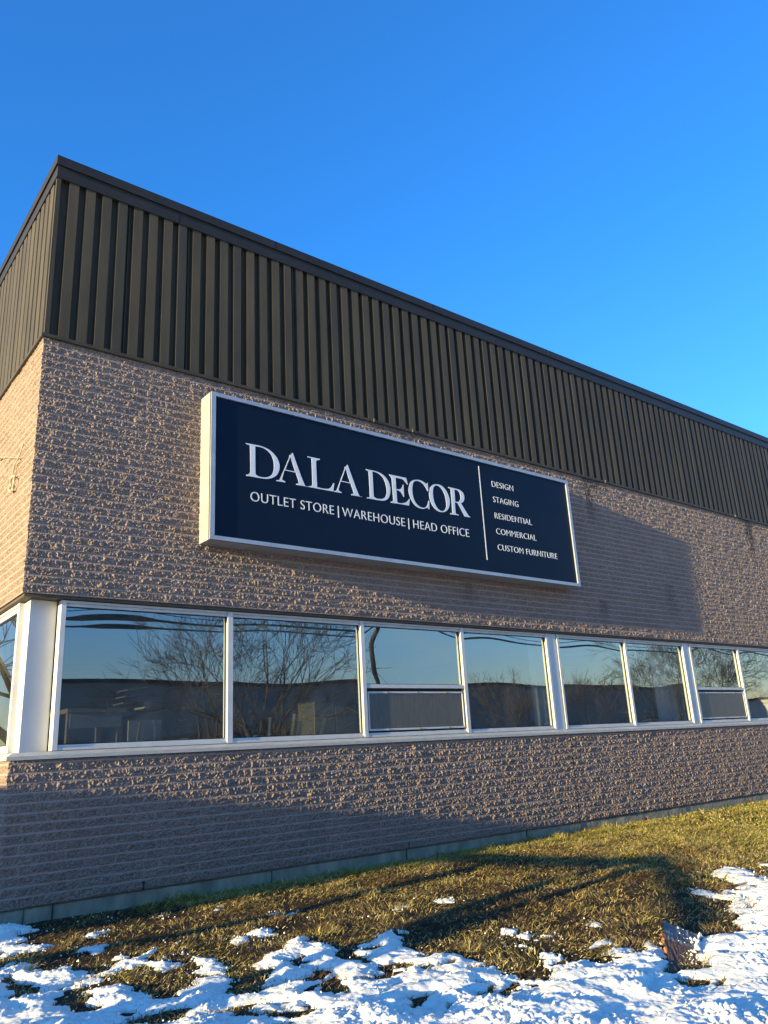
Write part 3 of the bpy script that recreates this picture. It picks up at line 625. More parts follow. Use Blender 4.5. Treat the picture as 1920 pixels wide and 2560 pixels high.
# ------------------------------------------------------------------ lawn, snow
def lawn_h(x, y):
    return GZ + 0.016*perlin(x/0.9, y/0.9, 41) + 0.006*perlin(x/0.22, y/0.22, 42) - 0.012*np.clip(-y-6.5, 0, 8)
xs = np.concatenate([[-900, -300, -100, -50, -30, -20, -12, -8], np.arange(-5, 20, 0.08), [21, 24, 28, 34, 45, 60, 100, 300, 900]])
ys = np.concatenate([[-900, -300, -100, -60, -40, -25, -16, -12], np.arange(-9.5, 0.45, 0.08), [1.5, 4, 10, 30, 60, 100, 300, 900]])
X, Y = np.meshgrid(xs, ys)
near = (X > -5) & (X < 20) & (Y > -9.6) & (Y < 0.5)
Zg = np.where(near, lawn_h(X, Y), GZ-0.03)
g = np_mesh('ground', np.stack([X.ravel(), Y.ravel(), Zg.ravel()], 1), grid_quads(len(xs), len(ys)), M['soil'])
a = g.data.attributes.new('far', 'FLOAT', 'POINT'); a.data.foreach_set('value', np.where(near, 0.0, 1.0).ravel().astype(np.float32))
tag(g, 'winter lawn soil and thatch in front of the brick warehouse', 'ground', kind='structure')

# outlines of the snow and of the bare spots, first measured on the photograph and then laid on the lawn plane
K = 710/1659.0
def gp(x0, y0, pts): return [tuple(onZ(x0+K*x, y0+K*y, GZ+0.02)[:2]) for x, y in pts]
main = gp(0, 1850, [(-900, 1280), (-300, 1300), (0, 1335), (110, 1290), (190, 1310), (290, 1340), (400, 1290), (440, 1330), (560, 1350), (650, 1310), (700, 1240), (800, 1262), (890, 1215), (945, 1252), (985, 1230), (1010, 1290), (1045, 1305), (1090, 1215), (1135, 1255), (1250, 1265), (1330, 1310), (1300, 1350), (1380, 1400), (1390, 1455), (1480, 1450), (1560, 1380), (1490, 1300)])
main += gp(600, 1850, [(90, 1300), (150, 1240), (260, 1190), (300, 1140), (400, 1150), (470, 1180), (540, 1200), (560, 1240), (620, 1270), (740, 1280), (770, 1260), (690, 1240), (680, 1200), (760, 1160), (830, 1120), (950, 1120), (985, 1140), (940, 1160), (1000, 1190), (1030, 1230), (1100, 1250), (1160, 1240), (1290, 1240), (1330, 1280), (1420, 1300)])
main += gp(1210, 1850, [(60, 1310), (120, 1350), (180, 1385), (350, 1385), (390, 1350), (400, 1300), (330, 1250), (260, 1210), (180, 1190), (110, 1180), (110, 1160), (200, 1180), (290, 1170), (330, 1200), (390, 1240), (430, 1260), (540, 1270), (570, 1255), (620, 1290), (690, 1300), (800, 1290), (780, 1250), (690, 1235), (600, 1225), (640, 1160), (720, 1150), (820, 1180), (860, 1195), (820, 1230), (860, 1235), (930, 1220), (950, 1170), (1000, 1160), (1030, 1210), (1050, 1270), (1110, 1310), (1160, 1330), (1240, 1290), (1200, 1200), (1270, 1130), (1300, 1150), (1380, 1130), (1450, 1125), (1510, 1120), (1500, 1090), (1440, 1040), (1420, 990), (1440, 930), (1370, 920), (1300, 910), (1200, 880), (1190, 860), (1290, 870), (1400, 895), (1370, 850), (1480, 870), (1440, 820), (1350, 790), (1300, 740), (1400, 730), (1500, 742), (1659, 790), (1800, 800), (2300, 760)])
main += [(22.0, -2.0), (22.0, -12.0), (-6.0, -12.0), (-6.0, -3.0)]
islands = [gp(0, 1850, p) for p in (
    [(-200, 1050), (0, 1055), (110, 1060), (230, 1095), (180, 1130), (150, 1170), (0, 1190), (-200, 1200)],
    [(-200, 1200), (0, 1190), (150, 1180), (330, 1195), (350, 1210), (250, 1218), (120, 1228), (60, 1245), (0, 1255), (-200, 1280)],
    [(380, 1205), (500, 1205), (640, 1185), (640, 1215), (560, 1240), (440, 1235)],
    [(490, 1140), (640, 1100), (660, 1112), (560, 1148)],
    [(530, 1020), (590, 1022), (590, 1030), (540, 1032)], [(910, 1000), (965, 995), (965, 1010), (920, 1012)], [(1250, 960), (1290, 955), (1300, 980), (1260, 985)],
    [(1030, 1160), (1050, 1160), (1050, 1175), (1032, 1175)])]
islands += [gp(600, 1850, p) for p in (
    [(0, 1140), (100, 1090), (200, 1090), (230, 1120), (100, 1160), (0, 1190), (-60, 1180)], [(1130, 930), (1240, 915), (1245, 942), (1150, 948)], [(900, 962), (990, 943), (995, 960), (910, 978)],
    [(160, 1012), (220, 985), (330, 988), (250, 1012)], [(740, 1005), (765, 1003), (762, 1018), (742, 1018)])]
islands += [gp(1210, 1850, p) for p in (
    [(60, 1095), (190, 1088), (260, 1118), (400, 1120), (395, 1142), (250, 1148), (150, 1122)], [(0, 1050), (50, 1045), (50, 1068), (0, 1070)], [(630, 1045), (690, 1042), (690, 1066), (635, 1068)],
    [(1480, 676), (1600, 690), (1659, 712), (1780, 720), (1700, 740), (1560, 715)], [(1600, 730), (1700, 735), (1720, 750), (1640, 752)], [(1190, 850), (1215, 850), (1212, 870), (1192, 870)], [(1590, 490), (1625, 488), (1625, 500), (1595, 502)], [(1640, 650), (1720, 640), (1760, 670), (1680, 690)],
    [(1120, 680), (1150, 682), (1150, 690), (1124, 690)], [(1240, 760), (1262, 764), (1260, 774), (1240, 772)])]
bare = [gp(0, 1850, p) for p in (
    [(360, 1500), (430, 1432), (600, 1392), (700, 1332), (930, 1335), (1000, 1345), (1050, 1305), (1090, 1225), (1140, 1280), (1145, 1370), (1090, 1440), (980, 1480), (850, 1470), (700, 1428), (560, 1440), (460, 1490), (430, 1540), (350, 1525)],
    [(60, 1412), (240, 1420), (200, 1478), (60, 1448)], [(1380, 1540), (1440, 1520), (1520, 1580), (1480, 1612), (1400, 1600)], [(500, 1570), (590, 1558), (560, 1592)], [(750, 1640), (870, 1590), (990, 1560), (1080, 1590), (1040, 1622), (900, 1652)], [(905, 1260), (940, 1258), (960, 1290), (910, 1292)])]
bare += [gp(600, 1850, p) for p in (
    [(-60, 1400), (0, 1310), (90, 1318), (180, 1322), (150, 1370), (90, 1425), (0, 1462), (-80, 1460)],
    [(465, 1420), (480, 1390), (530, 1362), (580, 1380), (642, 1420), (600, 1452), (510, 1440)], [(810, 1298), (950, 1300), (900, 1322), (850, 1342)], [(985, 1295), (1060, 1305), (1110, 1330), (1040, 1325)], [(170, 1592), (250, 1558), (312, 1580), (250, 1612)], [(780, 1350), (870, 1345), (850, 1372), (790, 1380)], [(340, 1270), (380, 1290), (390, 1330), (350, 1320)], [(1060, 1520), (1130, 1545), (1120, 1556)])]
bare += [gp(1210, 1850, p) for p in ([(690, 1250), (780, 1255), (820, 1300), (700, 1300)], [(1215, 1380), (1275, 1388), (1270, 1425), (1225, 1410)], [(40, 1420), (110, 1445), (100, 1465), (50, 1450)])]
# the snow lies open in streaks on the far right
def poly_sd(px, py, poly):
    P = np.array(poly); n = len(P); d = np.full(px.shape, 1e9); ins = np.zeros(px.shape, bool)
    for i in range(n):
        ax, ay = P[i]; bx, by = P[(i+1) % n]; ex, ey = bx-ax, by-ay
        t = np.clip(((px-ax)*ex+(py-ay)*ey)/(ex*ex+ey*ey+1e-12), 0, 1)
        d = np.minimum(d, (px-ax-t*ex)**2+(py-ay-t*ey)**2)
        if abs(ey) > 1e-12:
            c = ((ay > py) != (by > py)) & (px < ex*(py-ay)/ey+ax); ins ^= c
    d = np.sqrt(d); return np.where(ins, d, -d)
def snow_sd(x, y):
    wx = x + 0.05*perlin(x/0.30, y/0.30, 51) + 0.028*perlin(x/0.10, y/0.10, 53) + 0.020*perlin(x/0.040, y/0.040, 59)
    wy = y + 0.05*perlin(x/0.30, y/0.30, 52) + 0.028*perlin(x/0.10, y/0.10, 54) + 0.020*perlin(x/0.040, y/0.040, 58)
    s = poly_sd(wx, wy, main)
    for p in bare:
        q = np.array(p); lo = q.min(0)-0.8; hi = q.max(0)+0.8
        k = (wx > lo[0]) & (wx < hi[0]) & (wy > lo[1]) & (wy < hi[1])
        s[k] = np.minimum(s[k], -poly_sd(wx[k], wy[k], p))
    for p in islands:
        q = np.array(p); lo = q.min(0)-0.8; hi = q.max(0)+0.8
        k = (wx > lo[0]) & (wx < hi[0]) & (wy > lo[1]) & (wy < hi[1])
        s[k] = np.maximum(s[k], poly_sd(wx[k], wy[k], p)*0.8)
    s = s - 0.34*np.clip(perlin(x/0.16, y/0.13, 81)-0.12, 0, 1)*(1-sstep(0.25, 0.7, s))*sstep(-0.05, 0.05, s) - 0.42*np.clip(perlin(x/0.40, y/0.17, 82)-0.26, 0, 1)*(1-sstep(0.35, 1.1, s))
    far = sstep(4.5, 7.5, x)
    s = s - far*(0.10 + 0.22*perlin(x/1.1 + y*0.6, y/0.22, 57))*sstep(-0.1, 0.3, s)*(1-sstep(0.9, 1.8, s))
    return s
def snow_height(x, y):
    s = snow_sd(x, y)
    rise = (np.clip(s, 0, 0.40)/0.40)**0.68
    m1 = perlin(x/0.75, y/0.55, 61); m2 = perlin(x/0.30, y/0.24, 62); m3 = perlin(x/0.11, y/0.10, 63); m4 = perlin(x/0.045, y/0.045, 64); m5 = perlin(x/0.022, y/0.022, 65)
    crumb = np.abs(m4)*0.020 + np.clip(m5, 0, 1)*0.012 + np.abs(perlin(x/0.030, y/0.030, 67))*0.014
    soft = sstep(-0.15, 0.35, perlin(x/0.5, y/0.5, 66))
    h = rise*(0.045 + 0.034*m1 + 0.034*np.abs(m2) + 0.016*np.abs(m3)*(0.4+0.8*soft) + 0.008*m3 + crumb*(0.35+0.85*soft))
    h = np.where(s > 0, np.maximum(h, 0.006*rise), 0)
    return s, lawn_h(x, y) + np.where(s > 0, 0.005 + h, -0.03 - 0.05*np.clip(-s, 0, 1))
xs = np.concatenate([np.arange(-3.0, -1.3, 0.05), np.arange(-1.3, 5.6, 0.0100), np.arange(5.6, 9.0, 0.022), np.arange(9.0, 20.0, 0.05)])
ys = np.concatenate([np.arange(-9.4, -6.6, 0.05), np.arange(-6.6, 0.5, 0.0105)])
X, Y = np.meshgrid(xs, ys)
S, H = snow_height(X, Y)
q = grid_quads(len(xs), len(ys)); ok = (S.ravel()[q] > -0.03).any(1); q = q[ok]
used = np.unique(q); remap = np.full(S.size, -1); remap[used] = np.arange(len(used))
V = np.stack([X.ravel(), Y.ravel(), H.ravel()], 1)[used]; q = remap[q]
rng = np.random.default_rng(8)
# loose crumbs of snow: small rough octahedra lying on the snow and along its edge
cx = rng.uniform(-1.2, 9, 90000); cy = rng.uniform(-6.4, 0.2, 90000)
cs = snow_sd(cx, cy); pr = np.where(cs > 0, 0.05 + 0.30*np.exp(-cs/0.05), 0.30*np.exp(cs/0.05)); dist = np.hypot(cx-CAM[0], cy-CAM[1])
keep = rng.random(90000) < pr*np.clip((6.5/dist)**1.5, 0, 1); cx, cy = cx[keep], cy[keep]
_, chh = snow_height(cx, cy); chh = np.maximum(chh, lawn_h(cx, cy)+0.006); n = len(cx)
tp = [onZ(1210+K*x, 1850+K*y, GZ+0.09) for x, y in ((1040, 1055), (1262, 1100), (1215, 1268), (1080, 1285))]
uu = 1-rng.random(80)**1.8*0.60; vv = rng.random(80); t4 = np.array(tp)
ex = (t4[0]*(1-uu)[:, None]+t4[1]*uu[:, None])*(1-vv)[:, None] + (t4[3]*(1-uu)[:, None]+t4[2]*uu[:, None])*vv[:, None]
cx = np.concatenate([cx, ex[:, 0]]); cy = np.concatenate([cy, ex[:, 1]]); chh = np.concatenate([chh, ex[:, 2]-0.17*np.maximum(0, vv-0.45)-0.05*uu]); n = len(cx)
rad = 0.0030 + 0.008*rng.random(n)**3; rad[-80:] *= 1.0 + 1.8*np.clip(uu-0.70, 0, 1)/0.30
octv = np.array([(1, 0, 0), (-1, 0, 0), (0, 1, 0), (0, -1, 0), (0, 0, 1), (0, 0, -1)], float)
octf = np.array([(0, 2, 4), (2, 1, 4), (1, 3, 4), (3, 0, 4), (2, 0, 5), (1, 2, 5), (3, 1, 5), (0, 3, 5)])
cv = octv[None]*rad[:, None, None]*rng.uniform(0.7, 1.3, (n, 6, 1)) + np.stack([cx, cy, chh+rad*0.35], 1)[:, None]
tris = (octf[None] + (np.arange(n)*6)[:, None, None]).reshape(-1, 3) + len(V)
sn = np_mesh('snow', np.concatenate([V, cv.reshape(-1, 3)]), q, M['snow'], smooth=True, tris=tris)
tag(sn, 'patchy granular melting snow over the lawn with bare spots', 'snow', kind='stuff')

# grass blades
def blades(n, x0, x1, y0, y1, lmin, lmax, wd):
    x = rng.uniform(x0, x1, n); y = rng.uniform(y0, y1, n)
    s = snow_sd(x, y)
    cl = perlin(x/0.20, y/0.20, 71); big = perlin(x/0.9, y/0.9, 72)
    p = np.clip(0.70 + 0.55*cl, 0.12, 1)*np.where(s > 0.015, np.exp(-(s-0.015)/0.05)*0.45, 1)
    wall = (y > -0.035) & (x > 0); p = np.where(wall | ((x < 0.03) & (y > 0) & (x > -0.02)), 0, p)
    p = np.where((x < 0) | (y < 0.0), p, 0)
    mud = (x < 1.6) & (y > -1.0); p = np.where(mud, p*0.35, p); p = p*(0.30 + 0.70*sstep(-0.30, 0.0, perlin(x/0.55, y/0.40, 83) + 0.35*sstep(4.5, 8, x) + 0.3*sstep(-1.2, -0.3, y)*(x > 1.6)))
    k = rng.random(n) < p; x, y, cl, big = x[k], y[k], cl[k], big[k]; n = len(x)
    tuft = sstep(0.2, 0.7, perlin(x/0.35, y/0.35, 73)); L = rng.uniform(lmin, lmax, n)*(0.75 + 0.7*tuft)
    base = perlin(x/0.5, y/0.5, 74)*2.0
    az = base*1.6 + rng.normal(0, 1.15, n); lean = np.radians(rng.uniform(38, 84, n)*(1-0.28*tuft))
    d = np.stack([np.cos(az)*np.sin(lean), np.sin(az)*np.sin(lean), np.cos(lean)], 1)
    az2 = az + rng.normal(0, 0.5, n); lean2 = np.minimum(lean + np.radians(rng.uniform(0, 42, n)), math.radians(100))
    d2 = np.stack([np.cos(az2)*np.sin(lean2), np.sin(az2)*np.sin(lean2), np.cos(lean2)], 1)
    wv = np.stack([-np.sin(az), np.cos(az), np.zeros(n)], 1) + rng.normal(0, 0.45, (n, 3)); wv /= np.linalg.norm(wv, axis=1)[:, None]
    w = (wd*rng.uniform(0.6, 1.3, n))[:, None]
    b0 = np.stack([x, y, lawn_h(x, y)-0.004 + 0.012*rng.random(n)], 1); m = b0 + d*(L*0.55)[:, None]; t = m + d2*(L*0.5)[:, None]
    V = np.stack([b0-wv*w*0.5, b0+wv*w*0.5, m-wv*w*0.42, m+wv*w*0.42, t], 1)
    # tint: straw, olive green, brown thatch
    straw = np.array([0.60, 0.455, 0.165]); green = np.array([0.24, 0.235, 0.035]); brown = np.array([0.170, 0.105, 0.050]); pale = np.array([0.74, 0.58, 0.24])
    u = rng.random(n); gw = sstep(-1.0, -0.25, y) + sstep(5.5, 9, x)*0.8 + 0.35*sstep(0.1, 0.6, perlin(x/0.6, y/0.6, 75)); gw = np.clip(gw, 0, 1)
    bw = np.clip(0.64 - 0.5*gw + 0.35*perlin(x/0.7, y/0.7, 76), 0.05, 0.9)
    c = np.where((u < bw)[:, None], brown, np.where((u < bw + (1-bw)*(0.28+0.32*gw))[:, None], green, np.where((u < 0.95)[:, None], straw, pale)))
    c = c*rng.uniform(0.65, 1.25, n)[:, None]
    return V, c
parts = [blades(190000, -1.3, 5.2, -6.2, 0.1, 0.030, 0.072, 0.0046), blades(145000, 5.2, 10.0, -4.4, -0.0, 0.034, 0.072, 0.0060), blades(45000, 5.2, 19.5, -9.2, -3.2, 0.05, 0.09, 0.009), blades(25000, -4.8, -1.3, -9.2, 0.4, 0.05, 0.09, 0.009), blades(70000, 10.0, 19.5, -3.2, 0.0, 0.05, 0.09, 0.011),
         blades(26000, 1.2, 9.0, -0.5, -0.03, 0.06, 0.12, 0.0055)]
V = np.concatenate([p[0] for p in parts]); Ct = np.concatenate([p[1] for p in parts]); n = len(V)
ar = np.arange(n)*5
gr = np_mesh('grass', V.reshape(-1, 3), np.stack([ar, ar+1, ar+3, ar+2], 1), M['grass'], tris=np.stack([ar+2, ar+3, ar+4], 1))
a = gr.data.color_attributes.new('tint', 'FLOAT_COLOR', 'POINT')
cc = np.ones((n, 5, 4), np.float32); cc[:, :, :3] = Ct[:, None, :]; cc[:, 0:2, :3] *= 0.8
a.data.foreach_set('color', cc.ravel())
tag(gr, 'matted yellow and olive winter grass showing through the melting snow', 'grass', kind='stuff')

# ------------------------------------------------------------------ small things
# broken block of timber lying in the snow
tb = empty('broken_timber', tuple(np.mean(tp, 0)-np.array([0, 0, 0.16])), 'broken reddish timber block half buried in snow at lower right', 'timber')
def timber():
    c = np.array([tp[0], tp[1], tp[2], tp[3]]); c = c.copy()
    nu, nv = 26, 18; V = []; R = random.Random(3)
    for j in range(nv):
        for i in range(nu):
            u, v = i/(nu-1), j/(nv-1)
            p = (c[0]*(1-u)+c[1]*u)*(1-v) + (c[3]*(1-u)+c[2]*u)*v
            z = p[2] + R.uniform(-0.003, 0.003) - 0.17*max(0, v-0.45) - 0.05*u
            V.append((p[0]+R.uniform(-.004, .004), p[1]+R.uniform(-.004, .004), z))
    np_mesh('block_top', V[:9*nu], grid_quads(nu, 9), M['timbertop'], tb); np_mesh('broken_face', V[8*nu:], grid_quads(nu, nv-8), M['timber'], tb)
    m = MB(); ring = [V[i] for i in range(nu)] + [V[j*nu+nu-1] for j in range(1, nv)] + [V[(nv-1)*nu+i] for i in range(nu-2, -1, -1)] + [V[j*nu] for j in range(nv-2, 0, -1)]
    k = len(ring); ctr = np.mean(ring, 0)
    for lev in range(6):
        t = lev/5
        for p in ring:
            d = (np.array(p)-ctr)*(0.03*t) ; r = R.uniform(-0.007, 0.007)*(1 if lev else 0)
            m.v.append((p[0]+d[0]+r, p[1]+d[1]+r, p[2]-0.001 - t*0.26))
    for lev in range(5):
        for i in range(k):
            j = (i+1) % k; m.f.append((lev*k+i, lev*k+j, (lev+1)*k+j, (lev+1)*k+i))
    m.build('block_body', M['timber'], tb)
    s = MB()
    e0, e1 = tp[0], tp[3]
    for q in range(16):
        t = q/15; s = MB(); p = np.array(e0)*(1-t)+np.array(e1)*t; p = p + np.array([-0.015, 0.0, -R.uniform(0.0, 0.09) - 0.10*max(0, t-0.45)])
        dx = np.array([-R.uniform(0.008, 0.028), R.uniform(-0.02, 0.02), R.uniform(-0.03, 0.01)])
        s.tube([p, p+dx*0.5, p+dx], [0.013, 0.009, 0.0015], 5).build('splinter', M['splinter'], tb)
timber()
# dry leaves caught against the foundation
for k, (u, v, lab) in enumerate(((1611, 2051, 'large orange dry leaf standing against the foundation'), (1576, 2058, 'small brown dry leaf beside the foundation, left of the orange leaf'), (1457, 2074, 'dark curled dry leaf in the shade at the foot of the wall'), (1870, 2003, 'pale tan dry leaf at the far right foot of the wall'))):
    p = onY(u, v, -0.04); p[2] = max(p[2], GZ+0.03); m = MB(); n0 = 7; sz = (0.075, 0.05, 0.05, 0.06)[k]
    V = []
    for j in range(n0):
        for i in range(5):
            t = j/(n0-1); wv = math.sin(math.pi*min(1, t*0.95+0.04))*0.55*(i/2-1)
            V.append((p[0]+sz*wv, p[1]-0.02-0.02*abs(i/2-1)*math.sin(3*t)-0.012*t, p[2]-0.035+sz*1.3*t+0.008*math.sin(5*t+i)))
    o = np_mesh('dry_leaf', V, grid_quads(5, n0), M['leaf'], smooth=True); tag(o, lab, 'leaf', 'dry leaves along the foundation')
# coil of white cable left on the side wall
m = MB(); pts = []
X0 = -0.035
for y, z in ((1.50, 5.05), (1.2, 4.97), (0.85, 4.84), (0.55, 4.74)): pts.append((X0-0.01, y, z))
m.tube(pts, 0.0045, 5)
pts = [(X0, 0.40, 4.86), (X0, 0.47, 4.80), (X0-0.005, 0.55, 4.74), (X0-0.005, 0.70, 4.70), (X0, 0.77, 4.63), (X0, 0.79, 4.57)]
m.tube(pts, 0.008, 6)
for r_, ph in ((0.105, 0.0), (0.120, 0.5), (0.098, 1.2), (0.112, 2.0)):
    m.tube([(X0-0.012+0.010*math.sin(3*t/24*6.28+ph), 0.70+0.01*math.cos(ph)+r_*1.05*math.cos(2*math.pi*t/24), 4.475+r_*0.78*math.sin(2*math.pi*t/24)) for t in range(25)], 0.0065, 6, cap=False)
m.tube([(X0-0.005, 1.50, 5.05), (X0-0.02, 1.60, 5.07)], 0.014, 6)
tag(m.build('coiled_cable', M['whitecable'], smooth=True), 'white cable hanging in a coil on the sunlit side wall', 'cable')

# things seen behind the glass
stick_px = (((200, 1080), (203, 950), 0.024), ((352, 1078), (376, 925), 0.026), ((393, 1072), (402, 950), 0.012), ((415, 1074), (420, 975), 0.022), ((556, 1070), (586, 952), 0.024))
slab = ('upright pale wooden stick behind the second window, farthest left', 'tallest pale wooden stick leaning behind the second window', 'thinnest pale wooden stick among those behind the second window', 'short pale wooden stick just right of the thin one', 'leaning pale wooden stick alone on the right behind the second window')
for k, (p0, p1, r_) in enumerate(stick_px):
    s4 = 600/1659.0; yy = (0.25, 0.27, 0.315, 0.33, 0.352)[k]
    a_ = onY(600+s4*p0[0], 1450+s4*p0[1], yy); c_ = onY(600+s4*p1[0], 1450+s4*p1[1], yy)
    dv = (c_-a_); lo = a_ - dv*((a_[2]-1.487)/max(dv[2], 1e-3))
    o = MB().tube([lo, a_, c_-dv*0.03, c_], [r_*0.9, r_*0.9, r_, r_*0.75], 10).build('wooden_stick', M['wood'], smooth=True)
    tag(o, slab[k], 'stick', 'wooden sticks behind the second window')
s3 = 640/1659.0
def q3(x, y, Y): return onY(s3*x, 1400+s3*y, Y)
t = empty('workbench', tuple(q3(630, 1200, 1.2)*np.array([1, 1, 0])+np.array([0, 0, 0.75])), 'dark workbench with a wooden rim inside the left window', 'workbench')
tl = q3(440, 962, 1.0); tr_ = q3(820, 952, 1.0)
MB().box(tl[0], tr_[0], 1.0, 1.9, tl[2]-0.05, tl[2]).build('bench_top', M['bench'], t)
MB().box(tl[0]+0.04, tr_[0]-0.04, 1.03, 1.07, tl[2]-0.22, tl[2]-0.051).build('apron', M['board'], t)
for x in (tl[0]+0.05, tr_[0]-0.05):
    for y in (1.08, 1.82): MB().box(x-0.035, x+0.035, y-0.035, y+0.035, 0.75, tl[2]-0.051).build('leg', M['bench'], t)
t = empty('letter_tray', tuple(q3(845, 945, 1.3)), 'small stack of slanted pale trays standing on the workbench', 'tray')
for k in range(3):
    p0 = q3(790+k*14, 905-k*22, 1.2); MB().prism([(p0[0], tl[2]+0.06+k*0.08), (p0[0]+0.30, tl[2]+0.11+k*0.08), (p0[0]+0.30, tl[2]+0.125+k*0.08), (p0[0], tl[2]+0.075+k*0.08)], 'y', 1.15, 1.5).build('tray', M['dark_in'], t)
MB().box(p0[0]+0.22, p0[0]+0.30, 1.16, 1.49, tl[2]+0.001, tl[2]+0.095).build('upright', M['board'], t)
t = empty('leaning_board', tuple(q3(940, 1200, 0.8)*np.array([1, 1, 0])+np.array([0, 0, 0.75])), 'grey board with two dark struts leaning inside the left window', 'board')
bl, br, bt = q3(835, 1040, 0.8), q3(1050, 1010, 0.8), 0.8
MB().box(bl[0], br[0], 0.80, 0.83, 0.75, bl[2]).build('panel', M['board'], t)
for xx, dx in ((bl[0]+0.02, 0.10), (br[0]-0.03, -0.08)):
    MB().prism([(xx, 0.9), (xx+0.03, 0.9), (xx+dx+0.03, bl[2]-0.02), (xx+dx, bl[2]-0.02)], 'y', 0.77, 0.795).build('strut', M['dark_in'], t)
# filing cabinet and shelving deeper in the room, pale curtains at the far windows
def curtain(x0, x1, y, lab):
    n = 40; V = []
    for j, z in enumerate((1.50, 2.3, 3.09)):
        for i in range(n):
            u = i/(n-1); V.append((x0+(x1-x0)*u, y + 0.022*math.sin(u*(x1-x0)*38)*(1.1-0.2*j), z))
    o = np_mesh('curtain', V, grid_quads(n, 3), M['curtain'], smooth=True); tag(o, lab, 'curtain', 'pale curtains inside the far windows')
curtain(8.15, 8.75, 0.46, 'narrow pale curtain at the right edge of the window before the first pier')
curtain(11.75, 13.1, 0.50, 'wide pale curtain behind the window left of the second pier')
curtain(16.0, 16.9, 0.50, 'pale curtain behind the window at the right end of the photo')
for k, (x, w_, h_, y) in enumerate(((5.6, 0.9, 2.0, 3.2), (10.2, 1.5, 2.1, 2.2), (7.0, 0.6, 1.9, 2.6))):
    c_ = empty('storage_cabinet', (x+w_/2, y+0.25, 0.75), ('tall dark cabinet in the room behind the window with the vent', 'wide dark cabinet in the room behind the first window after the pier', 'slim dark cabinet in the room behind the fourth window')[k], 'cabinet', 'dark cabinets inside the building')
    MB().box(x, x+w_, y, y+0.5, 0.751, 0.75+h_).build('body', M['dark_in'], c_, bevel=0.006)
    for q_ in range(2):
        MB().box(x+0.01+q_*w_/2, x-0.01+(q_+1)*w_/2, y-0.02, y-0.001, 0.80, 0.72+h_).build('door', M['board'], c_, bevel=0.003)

# ------------------------------------------------------------------ across the street (seen in the glass)
def lump_building(name, label, x0, x1, y0, y1, h, mat, lowmat, wins):
    e = empty(name, ((x0+x1)/2, y0, GZ), label, 'building')
    MB().box(x0, x1, y1, y0, -0.6, h).build('wall', mat, e)
    MB().box(x0-0.2, x1+0.2, y1-0.2, y0+0.2, h, h+0.25).build('roof', M['coping'], e)
    MB().box(x0, x1, y0+0.001, y0+0.08, -0.5, 2.9).build('base_course', lowmat, e)
    for (a_, c_, z0_, z1_) in wins:
        w_ = MB().box(a_, c_, y0+0.081, y0+0.12, z0_, z1_).build('window', M['darkglass'], e)
        fr_ = MB(); fr_.box(a_-0.06, c_+0.06, y0+0.081, y0+0.16, z1_, z1_+0.07); fr_.box(a_-0.06, c_+0.06, y0+0.081, y0+0.16, z0_-0.07, z0_); fr_.box(a_-0.06, a_, y0+0.081, y0+0.16, z0_, z1_); fr_.box(c_, c_+0.06, y0+0.081, y0+0.16, z0_, z1_)
        fr_.build('frame', M['alu'], w_)
    for ux in (x0+14, x0+17.5, x0+52): MB().box(ux, ux+1.1, y1+6, y1+7.2, h+0.25, h+0.75).build('rooftop_unit', M['coping'], e)
    return e
lump_building('opposite_warehouse', 'long low grey warehouse across the street reflected in the windows', -15, 90, -40.0, -62, 6.05, M['facade'], M['facade_low'], [(2+k*7.5, 5+k*7.5, 1.0, 2.6) for k in range(11)])
lump_building('distant_warehouse', 'pale sunlit warehouse far down the street reflected at the right end', 92, 130, -34.0, -62, 4.6, M['pale_facade'], M['pale_facade'], [(95+k*7.5, 98+k*7.5, 1.2, 2.4) for k in range(4)])

def bare_tree(name, label, base, height, seed, stems=3, spread=0.55, r0_=0.13, levels=6, lean=(0, 0), group=None):
    R = random.Random(seed); e = empty(name, (base[0], base[1], GZ), label, 'tree', group)
    trunk = MB(); crown = MB()
    def grow(p, d, L, r, lv, mb, sides):
        n = 4; pts = [p]; rr = [r]; dd = np.array(d)
        for k in range(n):
            dd = dd + np.array([R.gauss(0, 0.075), R.gauss(0, 0.075), R.gauss(0, 0.05) + 0.012]); dd = dd/np.linalg.norm(dd)
            pts.append(pts[-1]+dd*L/n); rr.append(r*(1-0.40*(k+1)/n))
        mb.tube(pts, rr, sides, cap=False)
        if lv <= 0: return
        for k in range(2 + (1 if R.random() < 0.8 else 0) + (1 if lv <= 2 else 0)):
            i = R.choice((2, 3, 4, 4)) if k else 4
            ax = np.array([R.gauss(0, 1), R.gauss(0, 1), R.gauss(0, 0.6)]); ax = ax - dd*(ax @ dd); ax = ax/(np.linalg.norm(ax)+1e-6)
            an = R.uniform(0.35, 0.95) if k else R.uniform(0.08, 0.4)
            nd = dd*math.cos(an) + ax*math.sin(an); nd[2] += 0.05; nd = nd/np.linalg.norm(nd)
            grow(pts[i], nd, L*R.uniform(0.66, 0.88), max(rr[i]*R.uniform(0.52, 0.74), 0.0095), lv-1, crown, 4 if lv > 2 else 3)
    for s_ in range(stems):
        a_ = 2*math.pi*s_/stems + R.uniform(-0.4, 0.4); sp = spread*R.uniform(0.5, 1.1) if stems > 1 else 0.05
        d = np.array([math.cos(a_)*sp+lean[0], math.sin(a_)*sp*0.6+lean[1], 1.0]); d = d/np.linalg.norm(d)
        grow(np.array([base[0]+0.12*math.cos(a_), base[1]+0.12*math.sin(a_), GZ-0.1]), d, height*0.36, r0_*R.uniform(0.75, 1.1), levels, trunk, 7)
    trunk.build('trunk', M['bark'], e, smooth=True); crown.build('crown', M['bark'], e)
    return e
TG = 'bare trees reflected in the windows'
